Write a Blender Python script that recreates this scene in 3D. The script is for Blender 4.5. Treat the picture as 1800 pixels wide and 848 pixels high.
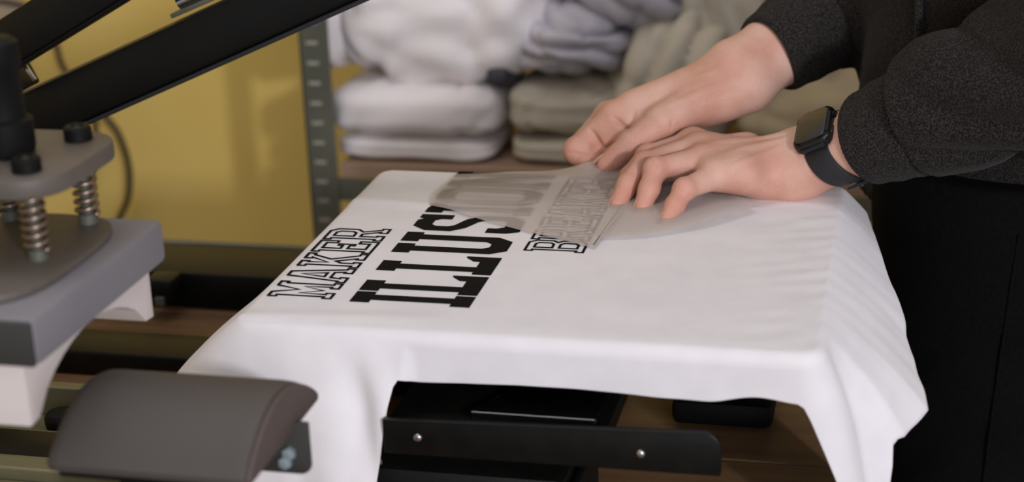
import bpy, bmesh, math
import numpy as np
from mathutils import Vector, Matrix, noise as mnoise

for o in list(bpy.data.objects):
    bpy.data.objects.remove(o, do_unlink=True)
scene = bpy.context.scene
COL = scene.collection
PT = 0.95            # height of the press platen (its cloth-covered top)

# ------------------------------------------------------------------ camera
cam = bpy.data.cameras.new('camera')
cam.lens = 60.0; cam.sensor_width = 36.0; cam.sensor_fit = 'HORIZONTAL'
cam.clip_start = 0.02
camo = bpy.data.objects.new('camera', cam); COL.objects.link(camo)
_R = ((0.97421787, 0.22308994, -0.03362173), (0.04409604, -0.33443973, -0.94138494), (-0.22125795, 0.91563145, -0.33565454))
M = Matrix((( _R[0][0], -_R[1][0], -_R[2][0], 0.2403),
            ( _R[0][1], -_R[1][1], -_R[2][1], -1.1684),
            ( _R[0][2], -_R[1][2], -_R[2][2], 0.4304 + PT), (0, 0, 0, 1)))
camo.matrix_world = M
cam.dof.use_dof = True
cam.dof.focus_distance = 1.265
cam.dof.aperture_fstop = 5.0
scene.camera = camo

# ------------------------------------------------------------------ world, lights, exposure
w = bpy.data.worlds.new('room_ambient'); scene.world = w; w.use_nodes = True
bg = w.node_tree.nodes['Background']; bg.inputs[0].default_value = (0.97, 0.95, 1.0, 1); bg.inputs[1].default_value = 0.39

def area(name, loc, target, size, power, col, sy=None):
    l = bpy.data.lights.new(name, 'AREA'); l.energy = power; l.color = col
    l.shape = 'RECTANGLE'; l.size = size; l.size_y = sy or size
    o = bpy.data.objects.new(name, l); COL.objects.link(o); o.location = loc
    o.rotation_euler = (Vector(target) - Vector(loc)).to_track_quat('-Z', 'Y').to_euler()
    return o
area('window_daylight', (2.30, -3.45, 2.25), (-0.1, 0.3, 0.9), 0.16, 66, (0.97, 0.955, 1.0), 0.20)       # sun patch through the window
area('window_skylight', (1.55, -3.30, 1.75), (-0.1, 0.3, 0.9), 1.10, 38, (0.96, 0.955, 1.0), 1.30)
area('ceiling_lamp', (-0.5, -0.1, 2.9), (-0.1, 0.3, 0.9), 0.9, 10, (1.0, 0.93, 0.90))
scene.view_settings.view_transform = 'Standard'
scene.view_settings.look = 'None'
scene.view_settings.exposure = 0.0
scene.view_settings.gamma = 1.0
scene.view_settings.use_curve_mapping = False

# ------------------------------------------------------------------ helpers
def lin(c):
    return tuple((x / 255 / 12.92) if x / 255 <= 0.04045 else ((x / 255 + 0.055) / 1.055) ** 2.4 for x in c) + (1.0,)

def mat(name, rgb, rough=0.6, rgb2=None, scale=30.0, detail=3.0, bump=0.0, bscale=None, metal=0.0, spec=0.5, sss=0.0, stretch=None, sheen=0.0, lo=0.35, hi=0.65, coat=0.0):
    m = bpy.data.materials.new(name); m.use_nodes = True
    nt = m.node_tree; b = nt.nodes['Principled BSDF']
    b.inputs['Roughness'].default_value = rough
    b.inputs['Metallic'].default_value = metal
    b.inputs['Specular IOR Level'].default_value = spec
    b.inputs['Base Color'].default_value = lin(rgb)
    if sheen: b.inputs['Sheen Weight'].default_value = sheen
    if coat: b.inputs['Coat Weight'].default_value = coat
    if sss:
        b.inputs['Subsurface Weight'].default_value = sss
        b.inputs['Subsurface Radius'].default_value = (0.012, 0.004, 0.002)
        b.inputs['Subsurface Scale'].default_value = 0.5
    tc = nt.nodes.new('ShaderNodeTexCoord'); vec = tc.outputs['Object']
    if stretch:
        mp = nt.nodes.new('ShaderNodeMapping'); mp.inputs['Scale'].default_value = stretch
        nt.links.new(vec, mp.inputs[0]); vec = mp.outputs[0]
    if rgb2:
        n = nt.nodes.new('ShaderNodeTexNoise'); n.inputs['Scale'].default_value = scale; n.inputs['Detail'].default_value = detail
        nt.links.new(vec, n.inputs['Vector'])
        r = nt.nodes.new('ShaderNodeValToRGB')
        r.color_ramp.elements[0].position = lo; r.color_ramp.elements[0].color = lin(rgb)
        r.color_ramp.elements[1].position = hi; r.color_ramp.elements[1].color = lin(rgb2)
        nt.links.new(n.outputs[0], r.inputs[0]); nt.links.new(r.outputs[0], b.inputs['Base Color'])
    if bump:
        n2 = nt.nodes.new('ShaderNodeTexNoise'); n2.inputs['Scale'].default_value = bscale or scale; n2.inputs['Detail'].default_value = 4
        nt.links.new(vec, n2.inputs['Vector'])
        bp = nt.nodes.new('ShaderNodeBump'); bp.inputs['Strength'].default_value = bump; bp.inputs['Distance'].default_value = 0.002
        nt.links.new(n2.outputs[0], bp.inputs['Height']); nt.links.new(bp.outputs[0], b.inputs['Normal'])
    return m

ORG = {}
def tag(o, label=None, cat=None, group=None, kind=None):
    if label: o['label'] = label
    if cat: o['category'] = cat
    if group: o['group'] = group
    if kind: o['kind'] = kind
    return o
def thing(name, loc, label, cat, group=None):
    o = bpy.data.objects.new(name, None); COL.objects.link(o); o.location = loc
    o.empty_display_size = 0.05
    ORG[o] = np.array(loc, float)
    return tag(o, label, cat, group)
def obj(name, VF, m, parent=None, smooth=True, label=None, auto=None):
    V, F = VF
    V = np.asarray(V, float)
    org = ORG[parent] if parent else np.zeros(3)
    if parent is None:
        org = np.array([(V[:, 0].min() + V[:, 0].max()) / 2, (V[:, 1].min() + V[:, 1].max()) / 2, V[:, 2].min()])
    me = bpy.data.meshes.new(name)
    me.from_pydata((V - org).tolist(), [], F if isinstance(F, list) else F.tolist())
    me.materials.append(m)
    me.validate()
    if smooth:
        me.shade_smooth()
        if auto:
            try: me.set_sharp_from_angle(angle=math.radians(auto))
            except Exception: pass
    else:
        me.shade_flat()
    o = bpy.data.objects.new(name, me); COL.objects.link(o)
    if parent:
        o.parent = parent; ORG[o] = org
    else:
        o.location = org; ORG[o] = org
    if label: o['label'] = label
    return o
def join(*parts):
    V = []; F = []; n = 0
    for v, f in parts:
        v = np.asarray(v, float); V.append(v)
        F += [tuple(int(i) + n for i in q) for q in f]; n += len(v)
    return np.concatenate(V), F
def frame(x, z):
    """3x3 whose columns are x, y, z axes from a given x and rough z"""
    x = np.array(x, float); x /= np.linalg.norm(x)
    z = np.array(z, float); z -= x * (z @ x); z /= np.linalg.norm(z)
    return np.stack([x, np.cross(z, x), z], 1)
def box(c, size, bev=0.002, rot=None, seg=2):
    bm = bmesh.new(); bmesh.ops.create_cube(bm, size=1.0)
    for v in bm.verts: v.co = Vector((v.co.x * size[0], v.co.y * size[1], v.co.z * size[2]))
    if bev: bmesh.ops.bevel(bm, geom=bm.edges[:], offset=bev, segments=seg, affect='EDGES', profile=0.5)
    bm.verts.index_update()
    V = np.array([v.co[:] for v in bm.verts]); F = [tuple(v.index for v in f.verts) for f in bm.faces]
    bm.free()
    if rot is not None: V = V @ np.asarray(rot).T
    return V + np.array(c, float), F
def bar(a, b, wd, ht, up=(0, 0, 1), bev=0.002):
    a = np.array(a, float); b = np.array(b, float)
    R = frame(b - a, up)
    return box((a + b) / 2, (np.linalg.norm(b - a), wd, ht), bev, R)
def span(x0, x1, y0, y1, z0, z1, bev=0.002):
    return box(((x0 + x1) / 2, (y0 + y1) / 2, (z0 + z1) / 2), (x1 - x0, y1 - y0, z1 - z0), bev)
def catmull(P, n):
    P = np.array(P, float); Q = np.vstack([2 * P[0] - P[1], P, 2 * P[-1] - P[-2]])
    out = []
    for i in range(len(P) - 1):
        p0, p1, p2, p3 = Q[i:i + 4]
        for t in np.linspace(0, 1, n, endpoint=False):
            out.append(0.5 * (2 * p1 + (p2 - p0) * t + (2 * p0 - 5 * p1 + 4 * p2 - p3) * t * t + (3 * p1 - p0 - 3 * p2 + p3) * t ** 3))
    out.append(P[-1]); return np.array(out)
def tube(P, r, n=12, caps=True):
    P = np.array(P, float); m = len(P)
    r = np.broadcast_to(np.array(r, float), (m,))
    T = np.gradient(P, axis=0); T /= np.linalg.norm(T, axis=1)[:, None]
    u = np.cross(T[0], (0, 0, 1.0) if abs(T[0][2]) < 0.9 else (1.0, 0, 0)); u /= np.linalg.norm(u)
    V = []; F = []
    for i in range(m):
        u = u - T[i] * (u @ T[i]); u /= np.linalg.norm(u); v = np.cross(T[i], u)
        a = np.arange(n) * 2 * math.pi / n
        V.append(P[i] + r[i] * (np.cos(a)[:, None] * u + np.sin(a)[:, None] * v))
    for i in range(m - 1):
        for j in range(n):
            k = (j + 1) % n
            F.append((i * n + j, i * n + k, i * n + n + k, i * n + n + j))
    if caps:
        F.append(tuple(range(n))[::-1]); F.append(tuple(range((m - 1) * n, m * n)))
    return np.concatenate(V), F
def lathe(prof, axis_a, axis_b, n=24, ell=1.0, side=(0, 1, 0)):
    """prof: (t along a->b in metres, radius)"""
    a = np.array(axis_a, float); d = np.array(axis_b, float) - a; d /= np.linalg.norm(d)
    if abs(d @ np.array(side, float)) > 0.98 * np.linalg.norm(side): side = (0, 0, 1)
    R = frame(d, side); e1 = R[:, 2]; e2 = R[:, 1]
    V = []; F = []
    an = np.arange(n) * 2 * math.pi / n
    for t, r in prof:
        V.append(a + d * t + r * (np.cos(an)[:, None] * e1 + ell * np.sin(an)[:, None] * e2))
    m = len(prof)
    for i in range(m - 1):
        for j in range(n):
            k = (j + 1) % n; F.append((i * n + j, i * n + n + j, i * n + n + k, i * n + k))
    F.append(tuple(range(n))); F.append(tuple(range((m - 1) * n, m * n))[::-1])
    return np.concatenate(V), F
def prism(poly, y0, y1, axis='y', bev=0.0):
    """poly in the plane across axis; extruded from y0 to y1"""
    n = len(poly); V = []
    for t in (y0, y1):
        for p, q in poly:
            V.append({'y': (p, t, q), 'x': (t, p, q), 'z': (p, q, t)}[axis])
    F = [tuple(range(n)), tuple(range(n, 2 * n))[::-1]]
    for i in range(n): F.append((i, i + n, (i + 1) % n + n, (i + 1) % n))
    bm = bmesh.new(); vs = [bm.verts.new(v) for v in V]
    for f in F: bm.faces.new([vs[i] for i in f])
    bmesh.ops.recalc_face_normals(bm, faces=bm.faces[:])
    if bev: bmesh.ops.bevel(bm, geom=bm.edges[:], offset=bev, segments=2, affect='EDGES', profile=0.5)
    bm.verts.index_update()
    V = np.array([v.co[:] for v in bm.verts]); F = [tuple(v.index for v in f.verts) for f in bm.faces]; bm.free()
    return V, F
def coil(a, b, r, turns, wire, n=10):
    a = np.array(a, float); b = np.array(b, float); R = frame(b - a, (0.3, 1, 0.1)); L = np.linalg.norm(b - a)
    t = np.linspace(0, 1, int(turns * 16)); an = t * turns * 2 * math.pi
    P = a + (t * L)[:, None] * R[:, 0] + r * (np.cos(an)[:, None] * R[:, 1] + np.sin(an)[:, None] * R[:, 2])
    return tube(P, wire, n)

# ---- implicit surfaces: smooth unions of tapered capsules, meshed by surface nets
def smin(a, b, k):
    h = np.clip(0.5 + 0.5 * (b - a) / k, 0, 1)
    return b + (a - b) * h - k * h * (1 - h)
def cone(p, a, b, ra, rb, flat=None):
    a = np.asarray(a, np.float32); ba = np.asarray(b, np.float32) - a
    L = float(ba @ ba)
    q = p - a
    h = np.clip(q @ ba / max(L, 1e-9), 0, 1)
    q = q - h[:, None] * ba
    if flat is not None:
        n, s = flat; n = np.asarray(n, np.float32); n = n / np.linalg.norm(n)
        q = q + ((s - 1) * (q @ n))[:, None] * n
    return np.sqrt((q * q).sum(1)) - (ra + (rb - ra) * h)
def surface_nets(fn, lo, hi, h, B=8):
    lo = np.array(lo, float); n = np.ceil((np.array(hi) - lo) / h / B).astype(int)
    bc = np.stack(np.meshgrid(*[np.arange(k) for k in n], indexing='ij'), -1).reshape(-1, 3)
    cen = (lo + (bc + 0.5) * B * h).astype(np.float32)
    d = fn(cen)
    D = np.repeat(np.repeat(np.repeat(np.sign(d).reshape(n), B, 0), B, 1), B, 2).astype(np.float32)
    keep = bc[np.abs(d) < B * h * 0.87 * 1.5]
    loc = np.stack(np.meshgrid(*[np.arange(B)] * 3, indexing='ij'), -1).reshape(-1, 3)
    for s in range(0, len(keep), 800):
        g = (keep[s:s + 800, None, :] * B + loc).reshape(-1, 3)
        D[g[:, 0], g[:, 1], g[:, 2]] = fn((lo + g * h).astype(np.float32))
    S = D < 0
    sh = np.array(D.shape) - 1
    cnt = np.zeros(sh, np.int8)
    for i in (0, 1):
        for j in (0, 1):
            for k in (0, 1):
                cnt += S[i:i + sh[0], j:j + sh[1], k:k + sh[2]]
    cells = np.argwhere((cnt > 0) & (cnt < 8))
    idx = np.full(sh, -1, np.int32); idx[tuple(cells.T)] = np.arange(len(cells))
    acc = np.zeros((len(cells), 3)); num = np.zeros(len(cells))
    cor = [(i, j, k) for i in (0, 1) for j in (0, 1) for k in (0, 1)]
    for ca in cor:
        for ax in range(3):
            if ca[ax] == 0:
                cb = list(ca); cb[ax] = 1
                va = D[tuple((cells + ca).T)]; vb = D[tuple((cells + cb).T)]
                m = (va < 0) != (vb < 0)
                t = np.where(m, va / np.where(m, va - vb, 1), 0)
                pt = np.array(ca, float)[None] + t[:, None] * (np.array(cb) - np.array(ca))
                acc[m] += pt[m]; num[m] += 1
    V = lo + (cells + acc / num[:, None]) * h
    F = []
    for ax in range(3):
        b, c = (ax + 1) % 3, (ax + 2) % 3
        A0 = [slice(0, sh[0]), slice(0, sh[1]), slice(0, sh[2])]
        A0[b] = slice(1, sh[b]); A0[c] = slice(1, sh[c])
        A1 = list(A0); A1[ax] = slice(1, sh[ax] + 1)
        s0 = S[tuple(A0)]; s1 = S[tuple(A1)]
        e = np.argwhere(s0 != s1)
        if len(e) == 0: continue
        flip = s0[tuple(e.T)]
        off = np.zeros(3, int); off[b] = 1; off[c] = 1
        base = e + off
        q = []
        for (db, dc) in ((1, 1), (0, 1), (0, 0), (1, 0)):
            o = base.copy(); o[:, b] -= db; o[:, c] -= dc
            q.append(idx[tuple(o.T)])
        q = np.stack(q, 1)
        q[~flip] = q[~flip][:, ::-1]
        F.append(q)
    F = np.concatenate(F); F = F[(F >= 0).all(1)]
    return V, F
def vnormals(V, F):
    N = np.zeros_like(V)
    n = np.cross(V[F[:, 2]] - V[F[:, 0]], V[F[:, 3]] - V[F[:, 1]])
    for i in range(4): np.add.at(N, F[:, i], n)
    return N / np.maximum(np.linalg.norm(N, axis=1), 1e-12)[:, None]

# ------------------------------------------------------------------ materials
M_wall = mat('yellow_wall_paint', (226, 199, 116), 0.75, (220, 191, 104), 3, bump=0.08, bscale=60)
M_floor = mat('grey_concrete', (92, 86, 80), 0.8, (112, 105, 98), 4, bump=0.1)
M_wood = mat('brown_plywood', (112, 84, 58), 0.55, (132, 100, 68), 9, 5, bump=0.05, stretch=(1, 9, 9))
M_shelf = mat('shelf_board', (168, 140, 118), 0.6, (150, 122, 100), 8, 5, stretch=(1, 7, 7))
M_pale = mat('pale_pine', (205, 188, 170), 0.6, (190, 172, 150), 8, stretch=(8, 8, 1))
M_steel = mat('slotted_steel', (106, 108, 97), 0.5, (94, 96, 86), 12, metal=0.3)
M_hole = mat('pale_slot_inset', (168, 164, 150), 0.5)  # pale insets marking the slots in the post
M_black = mat('black_powder_coat', (13, 13, 12), 0.42, (18, 18, 16), 60, bump=0.05, bscale=500, spec=0.22)
M_arm = mat('black_arm_enamel', (17, 18, 18), 0.38, (21, 21, 20), 20, bump=0.03, bscale=400, spec=0.25)
M_gloss = mat('glossy_black_plate', (10, 10, 10), 0.12, spec=0.7)
M_chrome = mat('chrome', (205, 205, 205), 0.18, metal=1.0)
M_spring = mat('spring_steel', (150, 132, 116), 0.35, metal=0.85)
M_taupe = mat('taupe_metal', (98, 90, 82), 0.55, (88, 80, 74), 14)
M_block = mat('grey_heater_block', (126, 123, 128), 0.6, (118, 115, 120), 10, bump=0.05, bscale=200)
M_lip = mat('arm_lip_enamel', (40, 42, 45), 0.45, spec=0.3)
M_blockd = mat('charcoal_bracket_and_shade', (50, 49, 45), 0.6)  # bracket's own grey, also shade painted on the block's near end
M_pad = mat('taupe_silicone_pad', (72, 67, 64), 0.62, (79, 73, 70), 7, bump=0.03, bscale=300)
M_padend = mat('brown_silicone_end', (86, 74, 70), 0.65, (80, 70, 66), 9)
M_teflon = mat('white_teflon', (214, 204, 200), 0.6, (204, 190, 186), 8)
M_olive = mat('anodised_rail', (128, 124, 96), 0.4, (112, 108, 84), 10, metal=0.4, stretch=(1, 10, 10))
M_rubber = mat('black_rubber', (12, 12, 12), 0.6, spec=0.2)
M_cable = mat('black_cable_sheath', (36, 30, 26), 0.5)
M_white = mat('white_cotton', (232, 229, 232), 0.85, (227, 224, 228), 40, bump=0.10, bscale=900, sheen=0.1)
M_print = mat('black_vinyl_print', (14, 14, 15), 0.85, (18, 18, 19), 80, spec=0.12)
M_cw = mat('white_cotton_stack', (238, 233, 235), 0.9, (230, 224, 224), 6, bump=0.1, bscale=25)
M_cg = mat('grey_cotton_stack', (196, 193, 204), 0.9, (182, 179, 190), 8, bump=0.12, bscale=25)
M_cb = mat('beige_cotton_stack', (198, 190, 175), 0.9, (184, 176, 160), 6, bump=0.12, bscale=25)
M_ck = mat('khaki_cotton_stack', (172, 158, 130), 0.9, (158, 144, 116), 5, bump=0.12, bscale=25)
M_cd = mat('dark_navy_cotton', (58, 57, 66), 0.9, (70, 68, 78), 10)
M_skin = mat('skin', (216, 175, 158), 0.50, (203, 152, 133), 26, 4, bump=0.28, bscale=520, spec=0.35, sss=0.07, lo=0.38, hi=0.68)
def skin_detail(m):
    nt = m.node_tree; b = nt.nodes['Principled BSDF']; L = nt.links.new
    src = b.inputs['Base Color'].links[0].from_socket
    at = nt.nodes.new('ShaderNodeAttribute'); at.attribute_name = 'flush'
    mx = nt.nodes.new('ShaderNodeMix'); mx.data_type = 'RGBA'
    mu = nt.nodes.new('ShaderNodeMath'); mu.operation = 'MULTIPLY'; mu.inputs[1].default_value = 0.62
    L(at.outputs['Fac'], mu.inputs[0]); L(mu.outputs[0], mx.inputs[0]); L(src, mx.inputs[6]); mx.inputs[7].default_value = lin((202, 134, 114))
    L(mx.outputs[2], b.inputs['Base Color'])
    tc = [n for n in nt.nodes if n.type == 'TEX_COORD'][0]
    vo = nt.nodes.new('ShaderNodeTexVoronoi'); vo.feature = 'DISTANCE_TO_EDGE'; vo.inputs['Scale'].default_value = 620
    nz = nt.nodes.new('ShaderNodeTexNoise'); nz.inputs['Scale'].default_value = 120; L(tc.outputs['Object'], nz.inputs['Vector'])
    va = nt.nodes.new('ShaderNodeVectorMath'); va.operation = 'MULTIPLY_ADD'; va.inputs[1].default_value = (0.004,) * 3
    L(nz.outputs['Color'], va.inputs[0]); L(tc.outputs['Object'], va.inputs[2]); L(va.outputs[0], vo.inputs['Vector'])
    b2 = nt.nodes.new('ShaderNodeBump'); b2.inputs['Strength'].default_value = 0.22; b2.inputs['Distance'].default_value = 0.0012
    old = b.inputs['Normal'].links[0].from_node
    L(vo.outputs['Distance'], b2.inputs['Height']); L(old.outputs[0], b2.inputs['Normal']); L(b2.outputs[0], b.inputs['Normal'])
skin_detail(M_skin)
M_nail = mat('fingernail', (222, 176, 160), 0.3, spec=0.5, sss=0.05)
M_sweat = mat('charcoal_heather_jersey', (24, 21, 20), 0.95, (54, 50, 48), 700, 2, bump=0.35, bscale=900, sheen=0.05, lo=0.42, hi=0.66, spec=0.1)
M_rib = mat('charcoal_heather_rib', (24, 22, 21), 0.95, (62, 58, 56), 800, 2, bump=0.5, bscale=1000, sheen=0.05, lo=0.42, hi=0.66, spec=0.1)
M_jean = mat('black_denim', (10, 10, 11), 0.9, (14, 14, 15), 300, 2, bump=0.2, bscale=900, spec=0.08)
M_watch = mat('black_aluminium', (24, 25, 27), 0.3, metal=0.3)
M_screen = mat('dark_watch_glass', (44, 43, 43), 0.22, spec=0.6)
M_band = mat('black_fluoroelastomer', (27, 29, 34), 0.55)
M_shoe = mat('dark_leather', (30, 28, 27), 0.5)

def film_mat():
    m = bpy.data.materials.new('frosted_transfer_film'); m.use_nodes = True
    nt = m.node_tree; nt.nodes.clear()
    out = nt.nodes.new('ShaderNodeOutputMaterial')
    tr = nt.nodes.new('ShaderNodeBsdfTransparent'); tr.inputs[0].default_value = (0.98, 0.97, 0.95, 1)
    rf = nt.nodes.new('ShaderNodeBsdfRefraction'); rf.inputs['Roughness'].default_value = 0.36; rf.inputs['IOR'].default_value = 1.22
    rf.inputs[0].default_value = (0.99, 0.98, 0.96, 1)
    df = nt.nodes.new('ShaderNodeBsdfDiffuse'); df.inputs[0].default_value = lin((208, 197, 191))
    gl = nt.nodes.new('ShaderNodeBsdfGlossy'); gl.inputs['Roughness'].default_value = 0.25
    m1 = nt.nodes.new('ShaderNodeMixShader'); m1.inputs[0].default_value = 0.36
    m2 = nt.nodes.new('ShaderNodeMixShader'); m2.inputs[0].default_value = 0.50
    m3 = nt.nodes.new('ShaderNodeMixShader'); m3.inputs[0].default_value = 0.04
    L = nt.links.new
    L(tr.outputs[0], m1.inputs[1]); L(rf.outputs[0], m1.inputs[2])
    L(m1.outputs[0], m2.inputs[1]); L(df.outputs[0], m2.inputs[2])
    L(m2.outputs[0], m3.inputs[1]); L(gl.outputs[0], m3.inputs[2]); L(m3.outputs[0], out.inputs[0])
    return m
M_film = film_mat()
M_filmedge = mat('film_cut_edge', (120, 110, 106), 0.5)
M_zinc = mat('zinc_bolt', (150, 166, 172), 0.35, metal=0.3)
M_card = mat('cardboard', (150, 118, 82), 0.8, (138, 106, 72), 10, stretch=(1, 1, 6))

# ------------------------------------------------------------------ room
WY = 1.32
o = obj('floor', span(-2.6, 2.2, -2.6, WY, -0.05, 0.0, 0), M_floor, smooth=False); tag(o, kind='structure')
o = obj('wall_back', span(-2.6, 2.2, WY, WY + 0.1, 0.0, 2.9, 0), M_wall, smooth=False); tag(o, kind='structure')
o = obj('wall_left', span(-2.7, -2.6, -2.6, WY + 0.1, 0.0, 2.9, 0), M_wall, smooth=False); tag(o, kind='structure')

# ------------------------------------------------------------------ shelf unit behind the bench
SZ = 0.735
shelf = thing('shelf_rack', (-0.05, 1.05, 0.0), 'slotted grey steel rack with wooden board standing before the yellow wall', 'shelf rack')
def post(x, y, sgn, holes):
    t = 0.003; wdt = 0.040
    VF = join(span(x, x + sgn * wdt if sgn > 0 else x, y, y + t, 0.0, 1.75, 0.0006) if sgn > 0 else span(x - wdt, x, y, y + t, 0.0, 1.75, 0.0006),
              span(x, x + t, y, y + wdt, 0.0, 1.75, 0.0006) if sgn > 0 else span(x - t, x, y, y + wdt, 0.0, 1.75, 0.0006))
    p = obj('upright_post', VF, M_steel, shelf, smooth=False)
    if holes:
        k = 0
        z = 0.42
        while z < 1.10:
            cx = x + sgn * 0.020
            obj('slot', prism([(cx - 0.009, z - 0.0020), (cx + 0.004, z - 0.0020), (cx + 0.006, z), (cx + 0.004, z + 0.0020), (cx - 0.009, z + 0.0020), (cx - 0.011, z)], y - 0.0008, y + 0.001, 'y'), M_hole, p, smooth=False)
            z += 0.0265; k += 1
    return p
post(-0.518, 0.85, 1, True)
post(0.60, 0.85, -1, False)
post(0.60, 1.24, -1, False)
for i in range(4):
    y0 = 0.856 + i * 0.108
    obj('shelf_board', span(-0.475, 0.555, y0, y0 + 0.1075, SZ - 0.018, SZ, 0.001), M_shelf, shelf, smooth=False)
obj('shelf_beam', span(-0.515, 0.597, 0.853, 0.8555, SZ - 0.05, SZ - 0.0185, 0.0005), M_steel, shelf, smooth=False)

# cloth lumps: superellipsoid bodies with folds
def lump(c, size, rot=0.0, ex=0.45, ez=0.6, folds=(), noise_amp=0.006, noise_sc=14.0, seed=0.0, nu=64, nv=32, layers=0, tilt=0.0, roll=0.0, crease=0.0):
    V = []; F = []
    def sp(v, e): return math.copysign(abs(v) ** e, v)
    for j in range(nv + 1):
        ph = -math.pi / 2 + math.pi * j / nv
        for i in range(nu):
            th = 2 * math.pi * i / nu
            x = sp(math.cos(ph), ez) * sp(math.cos(th), ex)
            y = sp(math.cos(ph), ez) * sp(math.sin(th), ex)
            z = sp(math.sin(ph), ez)
            r = 1.0
            if layers: r += 0.035 * (abs(math.sin(z * math.pi * layers / 2 + 0.3 * math.sin(3 * x + seed))) - 0.6)
            p = Vector((x * size[0] * r, y * size[1] * r, z * size[2]))
            nn = mnoise.noise(p * noise_sc + Vector((seed, seed * 1.7, seed * 0.3)))
            n2 = mnoise.noise(p * noise_sc * 2.3 + Vector((seed * 2.1, seed, 5)))
            nrm = Vector((x / size[0], y / size[1], z / size[2])).normalized()
            dsp = noise_amp * (nn + 0.5 * n2)
            for (dx, dy, dz, fr, am, phs) in folds:
                q = dx * p.x + dy * p.y + dz * p.z
                s = math.sin(q * fr + phs + 1.6 * nn)
                dsp += am * (abs(s) ** 0.6 - 0.6)
            if crease:
                for q_ in range(2):
                    c_ = mnoise.noise(Vector((p.x, p.y * 0.6, p.z)) * (noise_sc * (0.8 + 0.7 * q_)) + Vector((seed * 3.3 + 9 * q_, 2 * seed, seed)))
                    dsp -= crease * math.exp(-(c_ / 0.10) ** 2)
            p += nrm * dsp
            V.append(p)
    for j in range(nv):
        for i in range(nu):
            k = (i + 1) % nu
            F.append((j * nu + i, j * nu + k, (j + 1) * nu + k, (j + 1) * nu + i))
    R = Matrix.Rotation(rot, 3, 'Z') @ Matrix.Rotation(tilt, 3, 'Y') @ Matrix.Rotation(roll, 3, 'X')
    V = np.array([(R @ v)[:] for v in V]) + np.array(c, float)
    return V, F
def cloth(name, m, label, cat, group, **k):
    V, F = lump(**k); V[:, 2] = np.maximum(V[:, 2], SZ + 0.0015)
    o = obj(name, (V, F), m); tag(o, label, cat, group); return o

G = 'folded clothes on the shelf'
cloth('folded_shirt', M_cw, 'thin folded white shirt lying lowest on the shelf beside the steel post', 'shirt', G,
      c=(-0.382, 0.955, SZ + 0.0155), size=(0.108, 0.085, 0.0155), ex=0.35, ez=0.55, layers=2, noise_amp=0.003, seed=1.3)
cloth('folded_shirt', M_cw, 'thick rolled white shirt stacked directly below the crumpled white heap', 'shirt', G,
      crease=0.004, c=(-0.382, 0.955, SZ + 0.065), size=(0.117, 0.095, 0.036), ex=0.35, ez=0.6, layers=1, noise_amp=0.006, noise_sc=11, seed=4.1, folds=((1, 0.2, 0, 30, 0.003, 0.5),))
cloth('folded_shirt', M_cb, 'thin folded beige shirt lowest on the shelf behind the fist', 'shirt', G,
      c=(-0.182, 0.96, SZ + 0.017), size=(0.074, 0.085, 0.017), ex=0.4, ez=0.55, layers=2, noise_amp=0.003, seed=2.2)
cloth('folded_shirt', M_cb, 'thick folded beige-grey shirt below the crumpled grey bundle', 'shirt', G,
      crease=0.005, c=(-0.184, 0.965, SZ + 0.069), size=(0.076, 0.090, 0.037), ex=0.4, ez=0.6, layers=2, noise_amp=0.005, noise_sc=12, seed=7.7)
cloth('crumpled_shirt', M_cw, 'large crumpled white shirt heaped on top of the folded stack', 'shirt', G,
      crease=0.008, c=(-0.365, 0.985, SZ + 0.178), size=(0.150, 0.115, 0.092), ex=0.7, ez=0.7, noise_amp=0.014, noise_sc=8, seed=3.4, nu=96, nv=48, tilt=0.08,
      folds=((0.7, 0.1, 1, 42, 0.007, 0.2), (1, 0, -0.4, 30, 0.006, 1.2)))
cloth('crumpled_shirt', M_cw, 'small white shirt end hanging off the heap beside the steel post', 'shirt', G,
      c=(-0.503, 0.955, SZ + 0.163), size=(0.030, 0.060, 0.052), ex=0.8, ez=0.8, noise_amp=0.010, noise_sc=16, seed=5.4, folds=((1, 0, 0.15, 170, 0.006, 0.4),))
cloth('crumpled_sweatshirt', M_cg, 'crumpled grey sweatshirt bundle with deep folds between white heap and khaki cloth', 'sweatshirt', G, crease=0.006,
      c=(-0.178, 0.965, SZ + 0.152), size=(0.078, 0.10, 0.046), ex=0.8, ez=0.8, noise_amp=0.008, noise_sc=11, seed=8.9, nu=130, nv=90, tilt=-0.2,
      folds=((0.35, 0, 1, 105, 0.017, 0.2),))
cloth('crumpled_sweatshirt', M_cg, 'second grey sweatshirt bundle at the top edge above the first', 'sweatshirt', G, crease=0.006,
      c=(-0.128, 1.00, SZ + 0.228), size=(0.105, 0.10, 0.052), ex=0.8, ez=0.8, noise_amp=0.008, noise_sc=11, seed=12.9, nu=130, nv=90, tilt=0.35,
      folds=((0.15, 0, 1, 95, 0.017, 0.9),))
cloth('dark_garment', M_cd, 'dark navy garment tucked behind the white and beige stacks', 'garment', G,
      c=(-0.268, 0.955, SZ + 0.112), size=(0.024, 0.070, 0.022), ex=0.8, ez=0.8, noise_amp=0.01, seed=14)
cloth('draped_trousers', M_cb, 'beige trousers draped in a steep slope behind the fist', 'trousers', G, crease=0.005,
      c=(-0.055, 0.965, SZ + 0.085), size=(0.085, 0.105, 0.108), ex=0.8, ez=0.8, noise_amp=0.008, noise_sc=8, seed=21, nu=130, nv=80, tilt=0.55,
      folds=((1, 0, 0.10, 75, 0.017, 0.3),))
cloth('draped_trousers', M_cb, 'beige-grey trousers sloping between the grey bundles and the far wrist', 'trousers', G, crease=0.005,
      c=(0.005, 1.03, SZ + 0.155), size=(0.085, 0.10, 0.120), ex=0.85, ez=0.85, noise_amp=0.008, noise_sc=8, seed=27, nu=130, nv=80, tilt=-0.45,
      folds=((1, 0, 0.0, 80, 0.017, 0.1),))
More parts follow.
